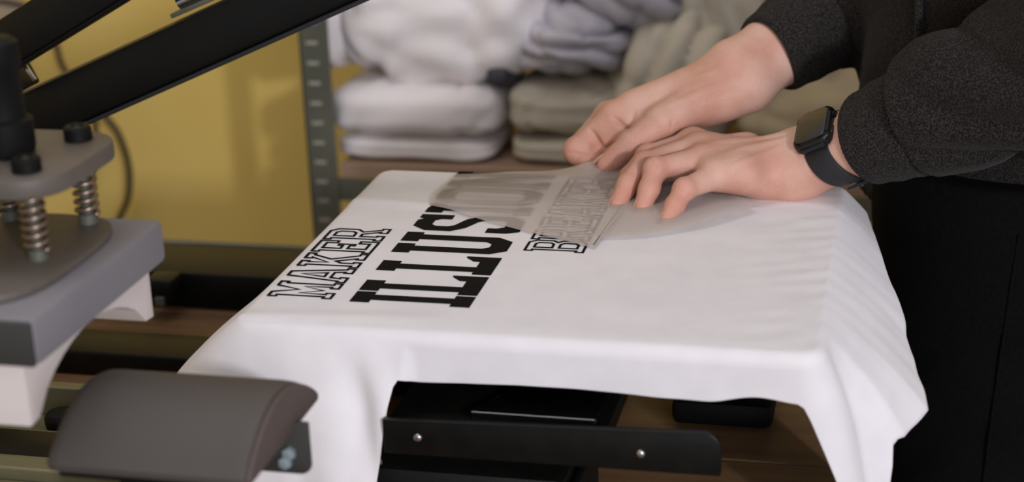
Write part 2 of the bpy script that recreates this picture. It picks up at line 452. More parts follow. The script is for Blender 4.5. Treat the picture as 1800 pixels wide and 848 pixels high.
cloth('folded_trousers', M_ck, 'large khaki trousers folded at the top behind the far sleeve', 'trousers', G, crease=0.006,
      c=(0.185, 1.07, SZ + 0.195), size=(0.150, 0.12, 0.080), ex=0.6, ez=0.7, noise_amp=0.008, noise_sc=8, seed=31, nu=96, nv=64, tilt=-0.12,
      folds=((0.1, 0, 1, 40, 0.010, 0.6),))
cloth('folded_trousers', M_ck, 'khaki trousers folded between the two wrists on the shelf', 'trousers', G, crease=0.006,
      c=(0.175, 0.975, SZ + 0.062), size=(0.150, 0.11, 0.062), ex=0.6, ez=0.75, noise_amp=0.008, noise_sc=9, seed=37, nu=96, nv=64, tilt=-0.2,
      folds=((0.35, 0, 1, 60, 0.014, 0.0),))

bx = thing('cardboard_box', (0.27, 0.72, 0.0), 'brown cardboard box standing on the floor between bench and rack', 'box')
obj('carton', span(0.02, 0.52, 0.60, 0.84, 0.0, 0.66, 0.003), M_card, bx, smooth=False)
obj('flap', box((0.27, 0.655, 0.668), (0.496, 0.115, 0.004), 0.001, frame((1, 0, 0), (0, -0.06, 1))), M_card, bx, smooth=False)
obj('flap', box((0.27, 0.785, 0.668), (0.496, 0.115, 0.004), 0.001, frame((1, 0, 0), (0, 0.06, 1))), M_card, bx, smooth=False)

# ------------------------------------------------------------------ wall cables, paper
cb = thing('power_cable', (-1.0123, 1.2800, 0.6420), 'black power cable looping down the yellow wall behind the springs', 'cable')
obj('cable_loop', tube(catmull([(-1.0337, 1.2700, 0.7199), (-1.0192, 1.2700, 0.6769), (-0.9983, 1.2750, 0.6390), (-0.9891, 1.2800, 0.5849), (-0.9955, 1.2800, 0.5310), (-1.0216, 1.2900, 0.4870), (-1.0490, 1.2900, 0.4305)], 10), 0.0050, 10), M_cable, cb)
cb2 = thing('thin_cable', (-1.0869, 1.2900, 0.7700), 'thin black cable running down the wall behind the crossing arms', 'cable')
obj('cable_run', tube(catmull([(-1.0806, 1.2800, 0.8829), (-1.0908, 1.2800, 0.8002), (-1.0895, 1.2800, 0.7723), (-1.0833, 1.2800, 0.7444), (-1.0578, 1.2900, 0.6857), (-1.0491, 1.3000, 0.6496), (-1.0635, 1.3000, 0.5761), (-1.0883, 1.3000, 0.4857)], 10), 0.0045, 10), M_cable, cb2)
cb3 = thing('arched_cable', (-1.1155, 1.2000, 0.8628), 'black cable arching over the pale paper in the top corner', 'cable')
obj('cable_arch', tube(catmull([(-1.2028, 1.2500, 0.8584), (-1.1629, 1.2500, 0.8589), (-1.1340, 1.2500, 0.8539), (-1.1133, 1.2500, 0.8469), (-1.0991, 1.2600, 0.8230), (-1.1003, 1.2800, 0.7815)], 10), 0.0045, 10), M_cable, cb3)
pw = obj('wall_paper_sheet', join(span(-1.62, -1.165, WY - 0.006, WY - 0.001, 0.735, 1.20, 0.001)), M_pale); tag(pw, 'pale beige sheet fixed to the yellow wall behind the upper arm', 'paper')

# ------------------------------------------------------------------ workbench
BZ = 0.80
bench = thing('workbench', (-0.35, -0.1, 0.0), 'brown plank workbench with steel back edge carrying the press', 'workbench')
ys = [-0.52, -0.47, -0.36, -0.25, -0.14, -0.033, 0.075, 0.185, 0.295, 0.335]
for i in range(len(ys) - 1):
    obj('plank', span(-1.05, 0.204, ys[i] + 0.0008, ys[i + 1] - 0.0008, BZ - 0.03, BZ, 0.0015), M_wood, bench, smooth=False)
obj('steel_edge', span(-1.05, 0.204, 0.336, 0.346, BZ - 0.03, BZ + 0.011, 0.001), M_steel, bench, smooth=False)
obj('end_board', span(0.2065, 0.2300, -0.150, -0.08, 0.0, 0.865, 0.003), M_pale, bench, smooth=False)
for (x, y) in ((-1.0, -0.47), (-1.0, 0.28), (0.15, 0.28)):
    obj('bench_leg', span(x - 0.03, x + 0.03, y - 0.03, y + 0.03, 0.0, BZ - 0.031, 0.002), M_wood, bench, smooth=False)

# ------------------------------------------------------------------ main heat press
press = thing('heat_press', (-0.05, 0.0, BZ), 'black swing-arm heat press with shirt-covered square platen and raised black arms', 'heat press')
obj('platen_plate', span(-0.192, 0.192, -0.170, 0.170, 0.921, 0.937, 0.004), M_black, press, auto=40)
obj('platen_pad', span(-0.194, 0.194, -0.172, 0.172, 0.9375, 0.9475, 0.003), M_taupe, press, auto=40)
obj('column', span(-0.055, 0.035, -0.05, 0.07, BZ + 0.001, 0.9205, 0.004), M_black, press, auto=40)
tr = obj('support_tray', span(-0.085, 0.062, -0.197, 0.11, 0.882, 0.8935, 0.002), M_black, press, auto=40)
def rr_plate(x0, x1, z0, z1, y0, y1, r, corners):
    P = []
    for cx, cz, a0, on in ((x0 + r, z0 + r, 180, 0 in corners), (x1 - r, z0 + r, 270, 1 in corners), (x1 - r, z1 - r, 0, 2 in corners), (x0 + r, z1 - r, 90, 3 in corners)):
        if on:
            for k in range(7): P.append((cx + r * math.cos(math.radians(a0 + 15 * k)), cz + r * math.sin(math.radians(a0 + 15 * k))))
        else:
            P.append((x0 if cx < (x0 + x1) / 2 else x1, z0 if cz < (z0 + z1) / 2 else z1))
    return prism(P, y0, y1, 'y', 0.0012)
fb = obj('front_bar', prism([(-0.0845, 0.8740), (0.137, 0.8750)] + [(0.127 + 0.010 * math.cos(math.radians(15 * k)), 0.8945 + 0.010 * math.sin(math.radians(15 * k))) for k in range(7)] + [(-0.0845, 0.8985)], -0.2045, -0.1985, 'y', 0.0012), M_black, press, auto=40)
for x in (0.0863, -0.0605):
    obj('rivet', lathe([(0, 0.0030), (0.001, 0.0028), (0.0016, 0.0016), (0.0018, 0.0004)], (x, -0.2046, 0.8874), (x, -0.22, 0.8874), 14), M_chrome, fb)
tp = obj('tool_tray', prism([(-0.030, -0.187), (0.0545, -0.187), (0.0545, -0.143), (-0.008, -0.143)], 0.894, 0.9005, 'z', 0.0012), M_gloss, press, auto=40, label='glossy black plate')
obj('tray_rim', span(-0.028, 0.0535, -0.1885, -0.1872, 0.8945, 0.9010, 0.0003), M_chrome, tp, smooth=False)
obj('lower_rail', span(-0.30, 0.034, -0.185, -0.105, BZ + 0.001, 0.8535, 0.010), M_black, press, auto=40)
obj('rail_cap', span(0.0345, 0.041, -0.183, -0.107, BZ + 0.001, 0.848, 0.003), M_rubber, press, auto=40)
for z in (0.871, 0.863):
    obj('bolt', lathe([(0, 0.0035), (0.004, 0.0033), (0.0045, 0.001)], (-0.094, -0.1862, z - 0.003), (-0.094, -0.2, z - 0.003), 6), M_chrome, press, smooth=False)
obj('foot_block', join(span(0.075, 0.152, 0.016, 0.085, BZ + 0.001, 0.822, 0.006), span(0.090, 0.135, 0.026, 0.06, 0.8218, 0.845, 0.004)), M_rubber, press, auto=40)
# base beams on the bench, left of the platen
obj('base_beam', span(-0.66, 0.12, 0.192, 0.268, BZ + 0.001, 0.836, 0.004), M_black, press, auto=40)
lt = obj('latch', box((-0.413, 0.176, 0.828), (0.026, 0.028, 0.022), 0.003), M_black, press, auto=40)
obj('latch_pin', box((-0.411, 0.160, 0.820), (0.009, 0.006, 0.008), 0.001), M_steel, lt, smooth=False)
obj('base_beam', span(-0.66, -0.06, 0.036, 0.086, BZ + 0.001, 0.822, 0.003), M_black, press, auto=40)
rl = obj('side_rail', join(span(-0.66, -0.20, -0.055, -0.044, BZ + 0.001, 0.832, 0.001), span(-0.66, -0.20, -0.100, -0.0555, BZ + 0.001, 0.808, 0.0015), span(-0.66, -0.20, -0.112, -0.1005, BZ + 0.001, 0.818, 0.0015)), M_olive, press, smooth=False)
kn = obj('rail_knob', lathe([(0, 0.011), (0.004, 0.0135), (0.010, 0.0135), (0.014, 0.011), (0.0155, 0.006)], (-0.388, -0.078, 0.8085), (-0.388, -0.078, 0.9), 10), M_rubber, rl, auto=40)
obj('rail_screw', lathe([(0, 0.004), (0.003, 0.0035), (0.004, 0.001)], (-0.366, -0.078, 0.8085), (-0.366, -0.078, 0.9), 8), M_chrome, rl)
obj('base_beam', span(-0.66, -0.10, -0.168, -0.116, BZ + 0.001, 0.826, 0.003), M_black, press, auto=40)
obj('side_rail', join(span(-0.66, -0.20, -0.190, -0.1700, BZ + 0.001, 0.833, 0.0015), span(-0.66, -0.20, -0.206, -0.191, BZ + 0.001, 0.824, 0.0015)), M_olive, press, smooth=False)
# tower and arms
obj('tower', join(span(-0.66, -0.565, 0.05, 0.19, BZ + 0.001, 1.00, 0.005), span(-0.648, -0.577, 0.045, 0.065, 0.98, 1.10, 0.004)), M_black, press, auto=40)
LA = np.array((-0.5681, 0.1200, 0.9701)); LB = np.array((0.0361, 0.1200, 1.2305))
d = (LB - LA) / np.linalg.norm(LB - LA); upv = np.cross(d, (0, 1, 0.0)); upv = upv if upv[2] > 0 else -upv
arm = obj('lower_arm', bar(LA, LB, 0.042, 0.043, upv, 0.004), M_arm, press, auto=40)
obj('arm_lip', bar(LA - upv * 0.0235 + np.array((0, -0.012, 0)), LB - upv * 0.0235 + np.array((0, -0.012, 0)), 0.030, 0.0035, upv, 0.001), M_lip, arm, auto=40)
UA = np.array((-0.5231, 0.0600, 1.0519)); UB = np.array((-0.1571, 0.0600, 1.2534))
du = (UB - UA) / np.linalg.norm(UB - UA); upu = np.cross(du, (0, 1, 0.0)); upu = upu if upu[2] > 0 else -upu
ua = obj('upper_arm', bar(UA, UB, 0.040, 0.036, upu, 0.0025), M_arm, press, auto=40)
obj('arm_edge_strip', bar(UA - upu * 0.0195, UB - upu * 0.0195, 0.036, 0.003, upu, 0.0008), M_rubber, ua, auto=40)
lk = obj('arm_link', bar((-0.4922, 0.0850, 1.0390), (-0.4717, 0.0850, 1.0482), 0.03, 0.020, upu, 0.002), M_arm, press, auto=40)
obj('link_edge', bar((-0.4690, 0.0750, 1.0623), (-0.4589, 0.0750, 1.0467), 0.004, 0.0016, (0, -1, 0), 0.0004), M_chrome, lk, auto=40)
obj('link_pin', lathe([(0, 0.004), (0.004, 0.004), (0.005, 0.001)], (-0.4766, 0.0700, 1.0403), (-0.4535, 0.0300, 1.0513), 12), M_chrome, lk)
rod = obj('gas_strut', join(tube(catmull([np.array((-0.3444, 0.1200, 1.1043)), np.array((-0.2905, 0.1200, 1.1273))], 4), 0.0075, 14)), M_chrome, press, auto=50)
obj('strut_clip', bar((-0.3506, 0.1200, 1.0933), (-0.3016, 0.1200, 1.1132), 0.016, 0.004, upv, 0.001), M_steel, rod, auto=40)

# ------------------------------------------------------------------ cap press attachment in the foreground
cap = thing('cap_press', (-0.2, -0.33, BZ), 'grey cap press with coil springs and curved taupe form in the left foreground', 'cap press')
XL, XR, Y0, Y1 = -0.332, -0.206, -0.409, -0.241
hb = obj('heater_block', span(XL, XR, Y0, Y1, 1.0175, 1.045, 0.004), M_block, cap, auto=40)
obj('shaded_end_face', span(XL + 0.001, XR - 0.001, Y0 - 0.004, Y0 - 0.0002, 1.0185, 1.044, 0.0015), M_blockd, hb, auto=40)  # thin dark slab, shade on the near end put into its colour
# recessed rounded cover on top of the block
cov = []
for k in range(32):
    a = 2 * math.pi * k / 32
    cov.append((-0.269 + 0.050 * math.copysign(abs(math.cos(a)) ** 0.6, math.cos(a)), -0.325 + 0.072 * math.copysign(abs(math.sin(a)) ** 0.6, math.sin(a))))
obj('cover_plate', prism(cov, 1.0452, 1.0500, 'z', 0.0015), M_taupe, hb, auto=40)
# white arched shoe under the block
arch = []
for k in range(15):
    t = k / 14; yy = Y0 + 0.003 + t * (Y1 - Y0 - 0.006)
    arch.append((yy, 0.9795 + 0.030 * math.sin(math.pi * min(max((t - 0.07) / 0.86, 0), 1)) ** 0.6))
arch = [(Y1 - 0.003, 1.017), (Y0 + 0.003, 1.017)] + arch
obj('arched_shoe', prism(arch, XL + 0.008, XR - 0.012, 'x', 0.0012), M_teflon, cap, auto=40, label='white arched heating shoe')
for sx in (-0.2425, -0.2945):
    for sy in (-0.332, -0.268):
        rd = obj('guide_rod', lathe([(0, 0.0058), (0.006, 0.0058), (0.0065, 0.0036), (0.060, 0.0036)], (sx, sy, 1.0500), (sx, sy, 1.2), 14), M_steel, cap, auto=40)
        obj('coil_spring', coil((sx, sy, 1.0555), (sx, sy, 1.0900), 0.0062, 6.5, 0.0017, 8), M_spring, rd)
        obj('bolt_head', lathe([(0, 0.0085), (0.007, 0.0085), (0.0082, 0.0074), (0.0084, 0.0040), (0.0060, 0.0036)], (sx, sy, 1.1030), (sx, sy, 1.2), 18), M_rubber, rd, auto=40)
plate = []
for cx, cy, a0 in ((-0.2475, -0.275, 0), (-0.2895, -0.275, 90), (-0.2895, -0.325, 180), (-0.2475, -0.325, 270)):
    for k in range(9):
        a = math.radians(a0 + 11.25 * k); plate.append((cx + 0.028 * math.cos(a), cy + 0.028 * math.sin(a)))
obj('pressure_plate', prism(plate, 1.0910, 1.1025, 'z', 0.002), M_taupe, cap, auto=40)
sh = obj('pressure_knob', lathe([(0, 0.016), (0.004, 0.017), (0.020, 0.017), (0.022, 0.0135), (0.050, 0.0130), (0.052, 0.0145), (0.066, 0.0140), (0.069, 0.010)], (-0.2720, -0.300, 1.1030), (-0.2720, -0.300, 1.3), 24), M_rubber, cap, auto=40)
obj('swing_arm', join(span(-0.62, -0.300, -0.322, -0.278, 1.120, 1.150, 0.004), span(-0.62, -0.575, -0.322, -0.278, BZ + 0.001, 1.121, 0.004)), M_black, cap, auto=40)
# curved lower form
prof = []
PY0, PY1, PZ = -0.402, -0.287, 0.951
for k in range(25):
    t = k / 24; prof.append((PY0 + t * (PY1 - PY0), PZ + 0.004 + 0.0275 * math.sin(math.pi * t) ** 0.85))
prof = prof + [(PY1 - 0.001, PZ), (PY0 + 0.001, PZ)]
V, F = prism(prof, -0.216, -0.0955, 'x', 0.0)
def rounded_pad(x0, x1, r):
    secs = []
    for k in range(7):
        a = math.pi / 2 * k / 6; secs.append((x0 + r - r * math.cos(a), 1 - (1 - math.sin(a)) * 0.22))
    for k in range(6, -1, -1):
        a = math.pi / 2 * k / 6; secs.append((x1 - r + r * math.cos(a), 1 - (1 - math.sin(a)) * 0.05))
    V = []; F = []; n = len(prof); cy = (PY0 + PY1) / 2
    for x, s in secs:
        for (y, z) in prof: V.append((x, cy + (y - cy) * (0.5 + 0.5 * s), PZ + (z - PZ) * s))
    for i in range(len(secs) - 1):
        for j in range(n):
            k = (j + 1) % n; F.append((i * n + j, i * n + k, (i + 1) * n + k, (i + 1) * n + j))
    F.append(tuple(range(n))[::-1]); F.append(tuple(range((len(secs) - 1) * n, len(secs) * n)))
    return V, F
obj('curved_form', rounded_pad(-0.217, -0.0985, 0.010), M_pad, cap, auto=50, label='taupe padded cap form')
endp = [(PY0 + PY1) / 2 * 0.012 + y * 0.988 for y, z in prof]
obj('form_end', prism([(yy, PZ + (z - PZ) * 0.93) for yy, (y, z) in zip(endp, prof)], -0.0984, -0.0950, 'x', 0.0010), M_padend, cap, auto=50, label='brown end cap of the form')
obj('form_base', span(-0.212, -0.102, PY0 + 0.006, PY1 - 0.006, 0.9445, 0.9505, 0.002), M_rubber, cap, auto=40)
br = obj('bracket', rr_plate(-0.150, -0.0860, 0.9235, 0.9570, -0.3330, -0.3295, 0.007, (0, 1)), M_blockd, cap, auto=40)
for z, x in ((0.9375, -0.0985), (0.9315, -0.1012)):
    obj('bolt', lathe([(0, 0.0042), (0.003, 0.0040), (0.0036, 0.0012)], (x, -0.3331, z), (x, -0.36, z), 6), M_zinc, br, smooth=False)
obj('form_post', join(span(-0.192, -0.152, -0.366, -0.326, BZ + 0.001, 0.9440, 0.003), span(-0.22, -0.13, -0.395, -0.30, BZ + 0.001, BZ + 0.010, 0.002)), M_black, cap, auto=40)

# ------------------------------------------------------------------ t-shirt on the platen
shirt = thing('t_shirt', (0.0, 0.0, PT - 0.06), 'white cotton t-shirt with black slab lettering stretched over the press platen', 't-shirt')
def sstep(a, b, x): t = min(max((x - a) / (b - a), 0), 1); return t * t * (3 - 2 * t)
def ctrl(x, tab):
    for (x0, v0), (x1, v1) in zip(tab, tab[1:]):
        if x <= x1: return v0 + (v1 - v0) * sstep(x0, x1, x)
    return tab[-1][1]
def lctrl(x, tab): return float(np.interp(x, [a for a, b in tab], [b for a, b in tab]))
HX, HY = 0.2005, 0.1785
def perim():
    P = []; r_ = (0.016, 0.018, 0.014, 0.016)
    cs = [(-1, -1), (1, -1), (1, 1), (-1, 1)]
    out = []
    seq = []
    for i, (sx, sy) in enumerate(cs):
        r = r_[i]; cx, cy = sx * (HX - r), sy * (HY - r); a0 = [180, 270, 0, 90][i]
        arc = [(cx + r * math.cos(math.radians(a0 + 90 * k / 8)), cy + r * math.sin(math.radians(a0 + 90 * k / 8)), math.cos(math.radians(a0 + 90 * k / 8)), math.sin(math.radians(a0 + 90 * k / 8))) for k in range(9)]
        seq.append(arc)
    for i in range(4):
        arc = seq[i]; nxt = seq[(i + 1) % 4]
        out += arc
        p0 = arc[-1]; p1 = nxt[0]
        L = math.hypot(p1[0] - p0[0], p1[1] - p0[1]); n = int(L / 0.0026)
        for k in range(1, n):
            t = k / n; out.append((p0[0] + (p1[0] - p0[0]) * t, p0[1] + (p1[1] - p0[1]) * t, p0[2], p0[3]))
    return out
PER = perim()
def top_h(x, y):
    z = 0.0
    # fold line across the far left, slack near the shoulder, creases towards the right edge
    q = y - (0.088 - 0.10 * (x + 0.2)); z += 0.0014 * math.exp(-(q / 0.010) ** 2) * sstep(0.06, -0.10, x) * (1 if x < -0.128 else 0.25)
    q2 = (y + 0.155) - 0.10 * (x + 0.1); z += 0.0012 * math.exp(-(q2 / 0.008) ** 2) * sstep(-0.02, -0.12, x)
    n = mnoise.noise(Vector((x * 10, y * 26, 0.3)))
    n2 = mnoise.noise(Vector((x * 22 + 4 * y, y * 75 - 30 * x, 2.3)))
    rgt = sstep(0.10, 0.19, x)
    prn = sstep(0.0, 0.06, x)
    z += 0.0004 * n * (0.4 + prn) + 0.0007 * n2 * rgt
    return z
def shirt_mesh():
    V = []; F = []
    n = len(PER)
    V.append((0, 0, PT + top_h(0, 0)))
    rings = []
    NT = 46
    for j in range(1, NT + 1):
        t = j / NT
        ring = []
        for (x, y, nx, ny) in PER:
            X, Y = (x - nx * 0.010) * t, (y - ny * 0.010) * t
            ring.append((X, Y, PT + top_h(X, Y) - 0.0006 * max(0, (t - 0.93) / 0.07) ** 2))
        rings.append(ring)
    # rounding and hanging skirt
    NR = 6; NS = 30
    Ls = []; Fl = []
    for (x, y, nx, ny) in PER:
        near = [(-0.22, 0.108), (-0.096, 0.112), (-0.078, 0.024), (0.02, 0.022), (0.125, 0.025), (0.158, 0.020), (0.184, 0.023), (0.198, 0.036), (0.215, 0.06)]
        right = [(-0.18, 0.060), (-0.168, 0.120), (-0.151, 0.130), (-0.139, 0.070), (-0.10, 0.066), (0.0, 0.045), (0.10, 0.026), (0.18, 0.015)]
        left = [(-0.18, 0.108), (-0.10, 0.09), (0.0, 0.07), (0.18, 0.05)]
        wn, wr, wf, wl = max(0, -ny), max(0, nx), max(0, ny), max(0, -nx)
        wn, wr, wf, wl = [q * q for q in (wn, wr, wf, wl)]
        Ls.append(wn * ctrl(x, near) + wr * lctrl(y, right) + wf * 0.045 + wl * ctrl(y, left))
        fn = [(-0.22, 0.62), (-0.10, 0.55), (-0.076, 0.42), (-0.066, 0.05), (0.15, 0.05), (0.22, 0.10)]
        fr = [(-0.18, 0.35), (-0.152, 0.46), (-0.134, 1.10), (-0.10, 1.42), (0.0, 1.40), (0.10, 1.30), (0.18, 1.0)]
        fl = [(-0.18, 1.3), (-0.13, 1.35), (-0.06, 0.75), (0.02, 0.6), (0.06, 0.35), (0.18, 0.1)]
        Fl.append(wn * ctrl(x, fn) + wr * lctrl(y, fr) + wf * 0.05 + wl * ctrl(y, fl))
    rr = 0.010
    AM = [math.atan2(1.0, max(f_, 0.0)) for f_ in Fl]
    for k in range(1, NR + 1):
        ring = []
        for i, (x, y, nx, ny) in enumerate(PER):
            a = AM[i] * k / NR
            ring.append((x - nx * rr + nx * rr * math.sin(a), y - ny * rr + ny * rr * math.sin(a), PT - 0.0006 - rr + rr * math.cos(a) + top_h(x, y) * math.cos(a)))
        rings.append(ring)
    s = 0.0; S = []
    for i, (x, y, nx, ny) in enumerate(PER):
        S.append(s); x2, y2 = PER[(i + 1) % n][:2]; s += math.hypot(x2 - x, y2 - y)
    for k in range(1, NS + 1):
        t = k / NS; ring = []
        for i, (x, y, nx, ny) in enumerate(PER):
            drop = Ls[i] * t
            # flares away for the first few centimetres, then hangs straight
            out = Fl[i] * (0.095 * (1 - math.exp(-drop / 0.095)))
            f = mnoise.noise(Vector((S[i] * 16, drop * 3.5, 7.1))) + 0.6 * mnoise.noise(Vector((S[i] * 38, drop * 7, 1.1)))
            amp = min(drop, 0.09) * (0.045 if nx > 0.3 else 0.14)
            out += f * amp * (0.35 + 0.65 * (1 if nx > 0.3 or nx < -0.3 or x < -0.07 else 0.3))
            # deep fold where the sleeve drops from the near edge
            if ny < -0.5 and x < -0.07:
                g = math.exp(-((x + 0.112 - 0.25 * drop) / 0.012) ** 2)
                out -= 0.010 * g * sstep(0.005, 0.05, drop)
                g2 = math.exp(-((x + 0.088) / 0.012) ** 2)
                out += 0.010 * g2 * sstep(0.01, 0.06, drop)
            out = max(out, -0.004 if not (ny < -0.5 and x < -0.07) else -0.006)
            o2 = out - rr + rr * math.sin(AM[i]); ring.append((x + nx * o2, y + ny * o2, PT - 0.0006 - rr + rr * math.cos(AM[i]) - drop + top_h(x, y) * math.cos(AM[i])))
        rings.append(ring)
    for ring in rings: V += ring
    for i in range(n): F.append((0, 1 + i, 1 + (i + 1) % n))
    for j in range(len(rings) - 1):
        for i in range(n):
            k = (i + 1) % n
            F.append((1 + j * n + i, 1 + (j + 1) * n + i, 1 + (j + 1) * n + k, 1 + j * n + k))
    return np.array(V), F
so = obj('shirt_fabric', shirt_mesh(), M_white, shirt)
md = so.modifiers.new('thickness', 'SOLIDIFY'); md.thickness = 0.0009; md.offset = -1

# lettering: polygons in centimetres, u = reading direction, v = up
def offset_poly(P, d):
    n = len(P); out = []
    ar = sum(P[i][0] * P[(i + 1) % n][1] - P[(i + 1) % n][0] * P[i][1] for i in range(n))
    sg = 1 if ar > 0 else -1
    for i in range(n):
        p0, p1, p2 = np.array(P[i - 1], float), np.array(P[i], float), np.array(P[(i + 1) % n], float)
        e1 = (p1 - p0) / np.linalg.norm(p1 - p0); e2 = (p2 - p1) / np.linalg.norm(p2 - p1)
        n1 = sg * np.array((-e1[1], e1[0])); n2 = sg * np.array((-e2[1], e2[0]))
        b = n1 + n2; k = d / max(0.45, (1 + n1 @ n2))
        out.append(tuple(p1 + b * k))
    return out
def letter(contours, u0, x_base, y_is, outline=None):
    """contours in cm; placed with u along +y and v along -x"""
    cu = bpy.data.curves.new('letter', 'CURVE'); cu.dimensions = '2D'; cu.fill_mode = 'BOTH'; cu.extrude = 0.00008
    loops = []
    for ci, c in enumerate(contours):
        loops.append(c)
        if outline: loops.append(offset_poly(c, outline if ci == 0 else -outline))
    for c in loops:
        sp = cu.splines.new('POLY'); sp.points.add(len(c) - 1); sp.use_cyclic_u = True
        for p, (u, v) in zip(sp.points, c):
            p.co = (u * 0.01, v * 0.01, 0, 1)
    tmp = bpy.data.objects.new('tmp_letter', cu); COL.objects.link(tmp)
    dg = bpy.context.evaluated_depsgraph_get(); me = tmp.evaluated_get(dg).to_mesh()
    bm = bmesh.new(); bm.from_mesh(me)
    bmesh.ops.triangulate(bm, faces=bm.faces[:])
    for _ in range(2):
        eds = [e for e in bm.edges if e.calc_length() > 0.009]
        if eds: bmesh.ops.subdivide_edges(bm, edges=eds, cuts=1)
        bmesh.ops.triangulate(bm, faces=[f for f in bm.faces if len(f.verts) > 4])
    bm.verts.index_update()
    V = np.array([v.co[:] for v in bm.verts]); F = [tuple(v.index for v in f.verts) for f in bm.faces]; bm.free()
    bpy.data.objects.remove(tmp, do_unlink=True); bpy.data.curves.remove(cu)
    W = np.zeros_like(V)
    W[:, 0] = x_base - V[:, 1]; W[:, 1] = u0 + V[:, 0]
    W[:, 2] = [PT + top_h(a, b) + 0.00038 for a, b in W[:, :2]] + V[:, 2]
    return W, F
H = 8.54
gI = [[(0, 0), (1.95, 0), (1.95, 1.4), (1.45, 1.4), (1.45, H - 1.4), (1.95, H - 1.4), (1.95, H), (0, H), (0, H - 1.4), (.5, H - 1.4), (.5, 1.4), (0, 1.4)]]
gL = [[(0, 0), (3.6, 0), (3.6, 2.6), (3.35, 2.6), (2.62, 1.9), (2.62, 1.4), (1.45, 1.4), (1.45, H - 1.4), (2.0, H - 1.4), (2.0, H), (0, H), (0, H - 1.4), (.5, H - 1.4), (.5, 1.4), (0, 1.4)]]
gU = [[(1.25, 0), (3.25, 0), (4.05, 1.15), (4.05, H - 1.35), (4.5, H - 1.35), (4.5, H), (2.5, H), (2.5, H - 1.35), (3.0, H - 1.35), (3.0, 1.95), (2.6, 1.45), (1.9, 1.45), (1.5, 1.95), (1.5, H - 1.35), (1.95, H - 1.35), (1.95, H), (0, H), (0, H - 1.35), (.45, H - 1.35), (.45, 1.15)]]
gS = [[(0, 1.9), (0, 0.95), (0.45, 0), (2.75, 0), (3.75, 1.1), (3.75, 3.7), (2.85, 4.7), (1.35, 5.35), (1.05, 5.8), (1.05, 6.75), (1.4, 7.15), (2.35, 7.15), (2.7, 6.7), (2.7, 5.9), (3.7, 5.9), (3.7, H), (2.9, H), (2.65, 8.1), (2.3, H), (0.95, H), (0, 7.4), (0, 5.35), (0.85, 4.35), (2.35, 3.65), (2.7, 3.2), (2.7, 1.75), (2.35, 1.35), (1.35, 1.35), (1.0, 1.9), (1.0, 2.6), (0, 2.6)]]
gO = [[(1.0, 0), (3.2, 0), (4.1, 1.15), (4.1, H - 1.15), (3.2, H), (1.0, H), (0.1, H - 1.15), (0.1, 1.15)], [(1.5, 1.4), (1.15, 1.9), (1.15, H - 1.9), (1.5, H - 1.4), (2.7, H - 1.4), (3.05, H - 1.9), (3.05, 1.9), (2.7, 1.4)]]
gN = [[(0, 0), (1.7, 0), (1.7, 1.3), (1.3, 1.3), (1.3, 5.2), (2.9, 0), (3.7, 0), (3.7, H - 1.3), (4.1, H - 1.3), (4.1, H), (2.4, H), (2.4, H - 1.3), (2.8, H - 1.3), (2.8, 4.2), (1.5, H), (0, H), (0, H - 1.3), (.4, H - 1.3), (.4, 1.3), (0, 1.3)]]
for g, u in ((gI, -.1303), (gL, -.1085), (gL, -.0685), (gU, -.0300), (gS, .0205), (gI, .0628), (gO, .0860), (gN, .1305)):
    obj('letter', letter(g, u, -0.0421, None), M_print, so, smooth=False)
h = 4.75
fM = [[(0, 0), (1.15, 0), (1.15, .75), (.9, .75), (.9, 2.6), (1.5, .9), (2.1, 2.6), (2.1, .75), (1.85, .75), (1.85, 0), (3.0, 0), (3.0, .75), (2.72, .75), (2.72, h - .75), (3.0, h - .75), (3.0, h), (2.05, h), (1.5, 2.95), (.95, h), (0, h), (0, h - .75), (.28, h - .75), (.28, .75), (0, .75)]]
fA = [[(0, 0), (1.1, 0), (1.1, .75), (.92, .75), (1.02, 1.3), (1.88, 1.3), (1.98, .75), (1.8, .75), (1.8, 0), (2.9, 0), (2.9, .75), (2.68, .75), (1.95, h), (.95, h), (.22, .75), (0, .75)], [(1.16, 2.0), (1.45, 3.7), (1.74, 2.0)]]
fK = [[(0, 0), (1.2, 0), (1.2, .75), (1.0, .75), (1.0, 1.55), (1.25, 1.9), (1.75, .75), (1.6, .75), (1.6, 0), (2.95, 0), (2.95, .75), (2.6, .75), (1.75, 2.6), (2.45, h - .75), (2.8, h - .75), (2.8, h), (1.6, h), (1.6, h - .75), (1.7, h - .75), (1.0, 2.7), (1.0, h - .75), (1.2, h - .75), (1.2, h), (0, h), (0, h - .75), (.28, h - .75), (.28, .75), (0, .75)]]
fE = [[(0, 0), (2.6, 0), (2.6, 1.6), (1.95, 1.6), (1.95, .78), (1.0, .78), (1.0, 2.0), (1.45, 2.0), (1.45, 1.65), (1.95, 1.65), (1.95, 3.1), (1.45, 3.1), (1.45, 2.75), (1.0, 2.75), (1.0, h - .78), (1.95, h - .78), (1.95, h - 1.6), (2.6, h - 1.6), (2.6, h), (0, h), (0, h - .75), (.28, h - .75), (.28, .75), (0, .75)]]
fR = [[(0, 0), (1.2, 0), (1.2, .75), (1.0, .75), (1.0, 1.85), (1.35, 1.85), (1.85, .75), (1.7, .75), (1.7, 0), (2.85, 0), (2.85, .75), (2.55, .75), (2.05, 2.0), (2.55, 2.5), (2.55, h - .6), (2.0, h), (0, h), (0, h - .75), (.28, h - .75), (.28, .75), (0, .75)], [(1.0, 2.6), (1.0, h - .78), (1.6, h - .78), (1.82, h - 1.0), (1.82, 2.85), (1.6, 2.6)]]
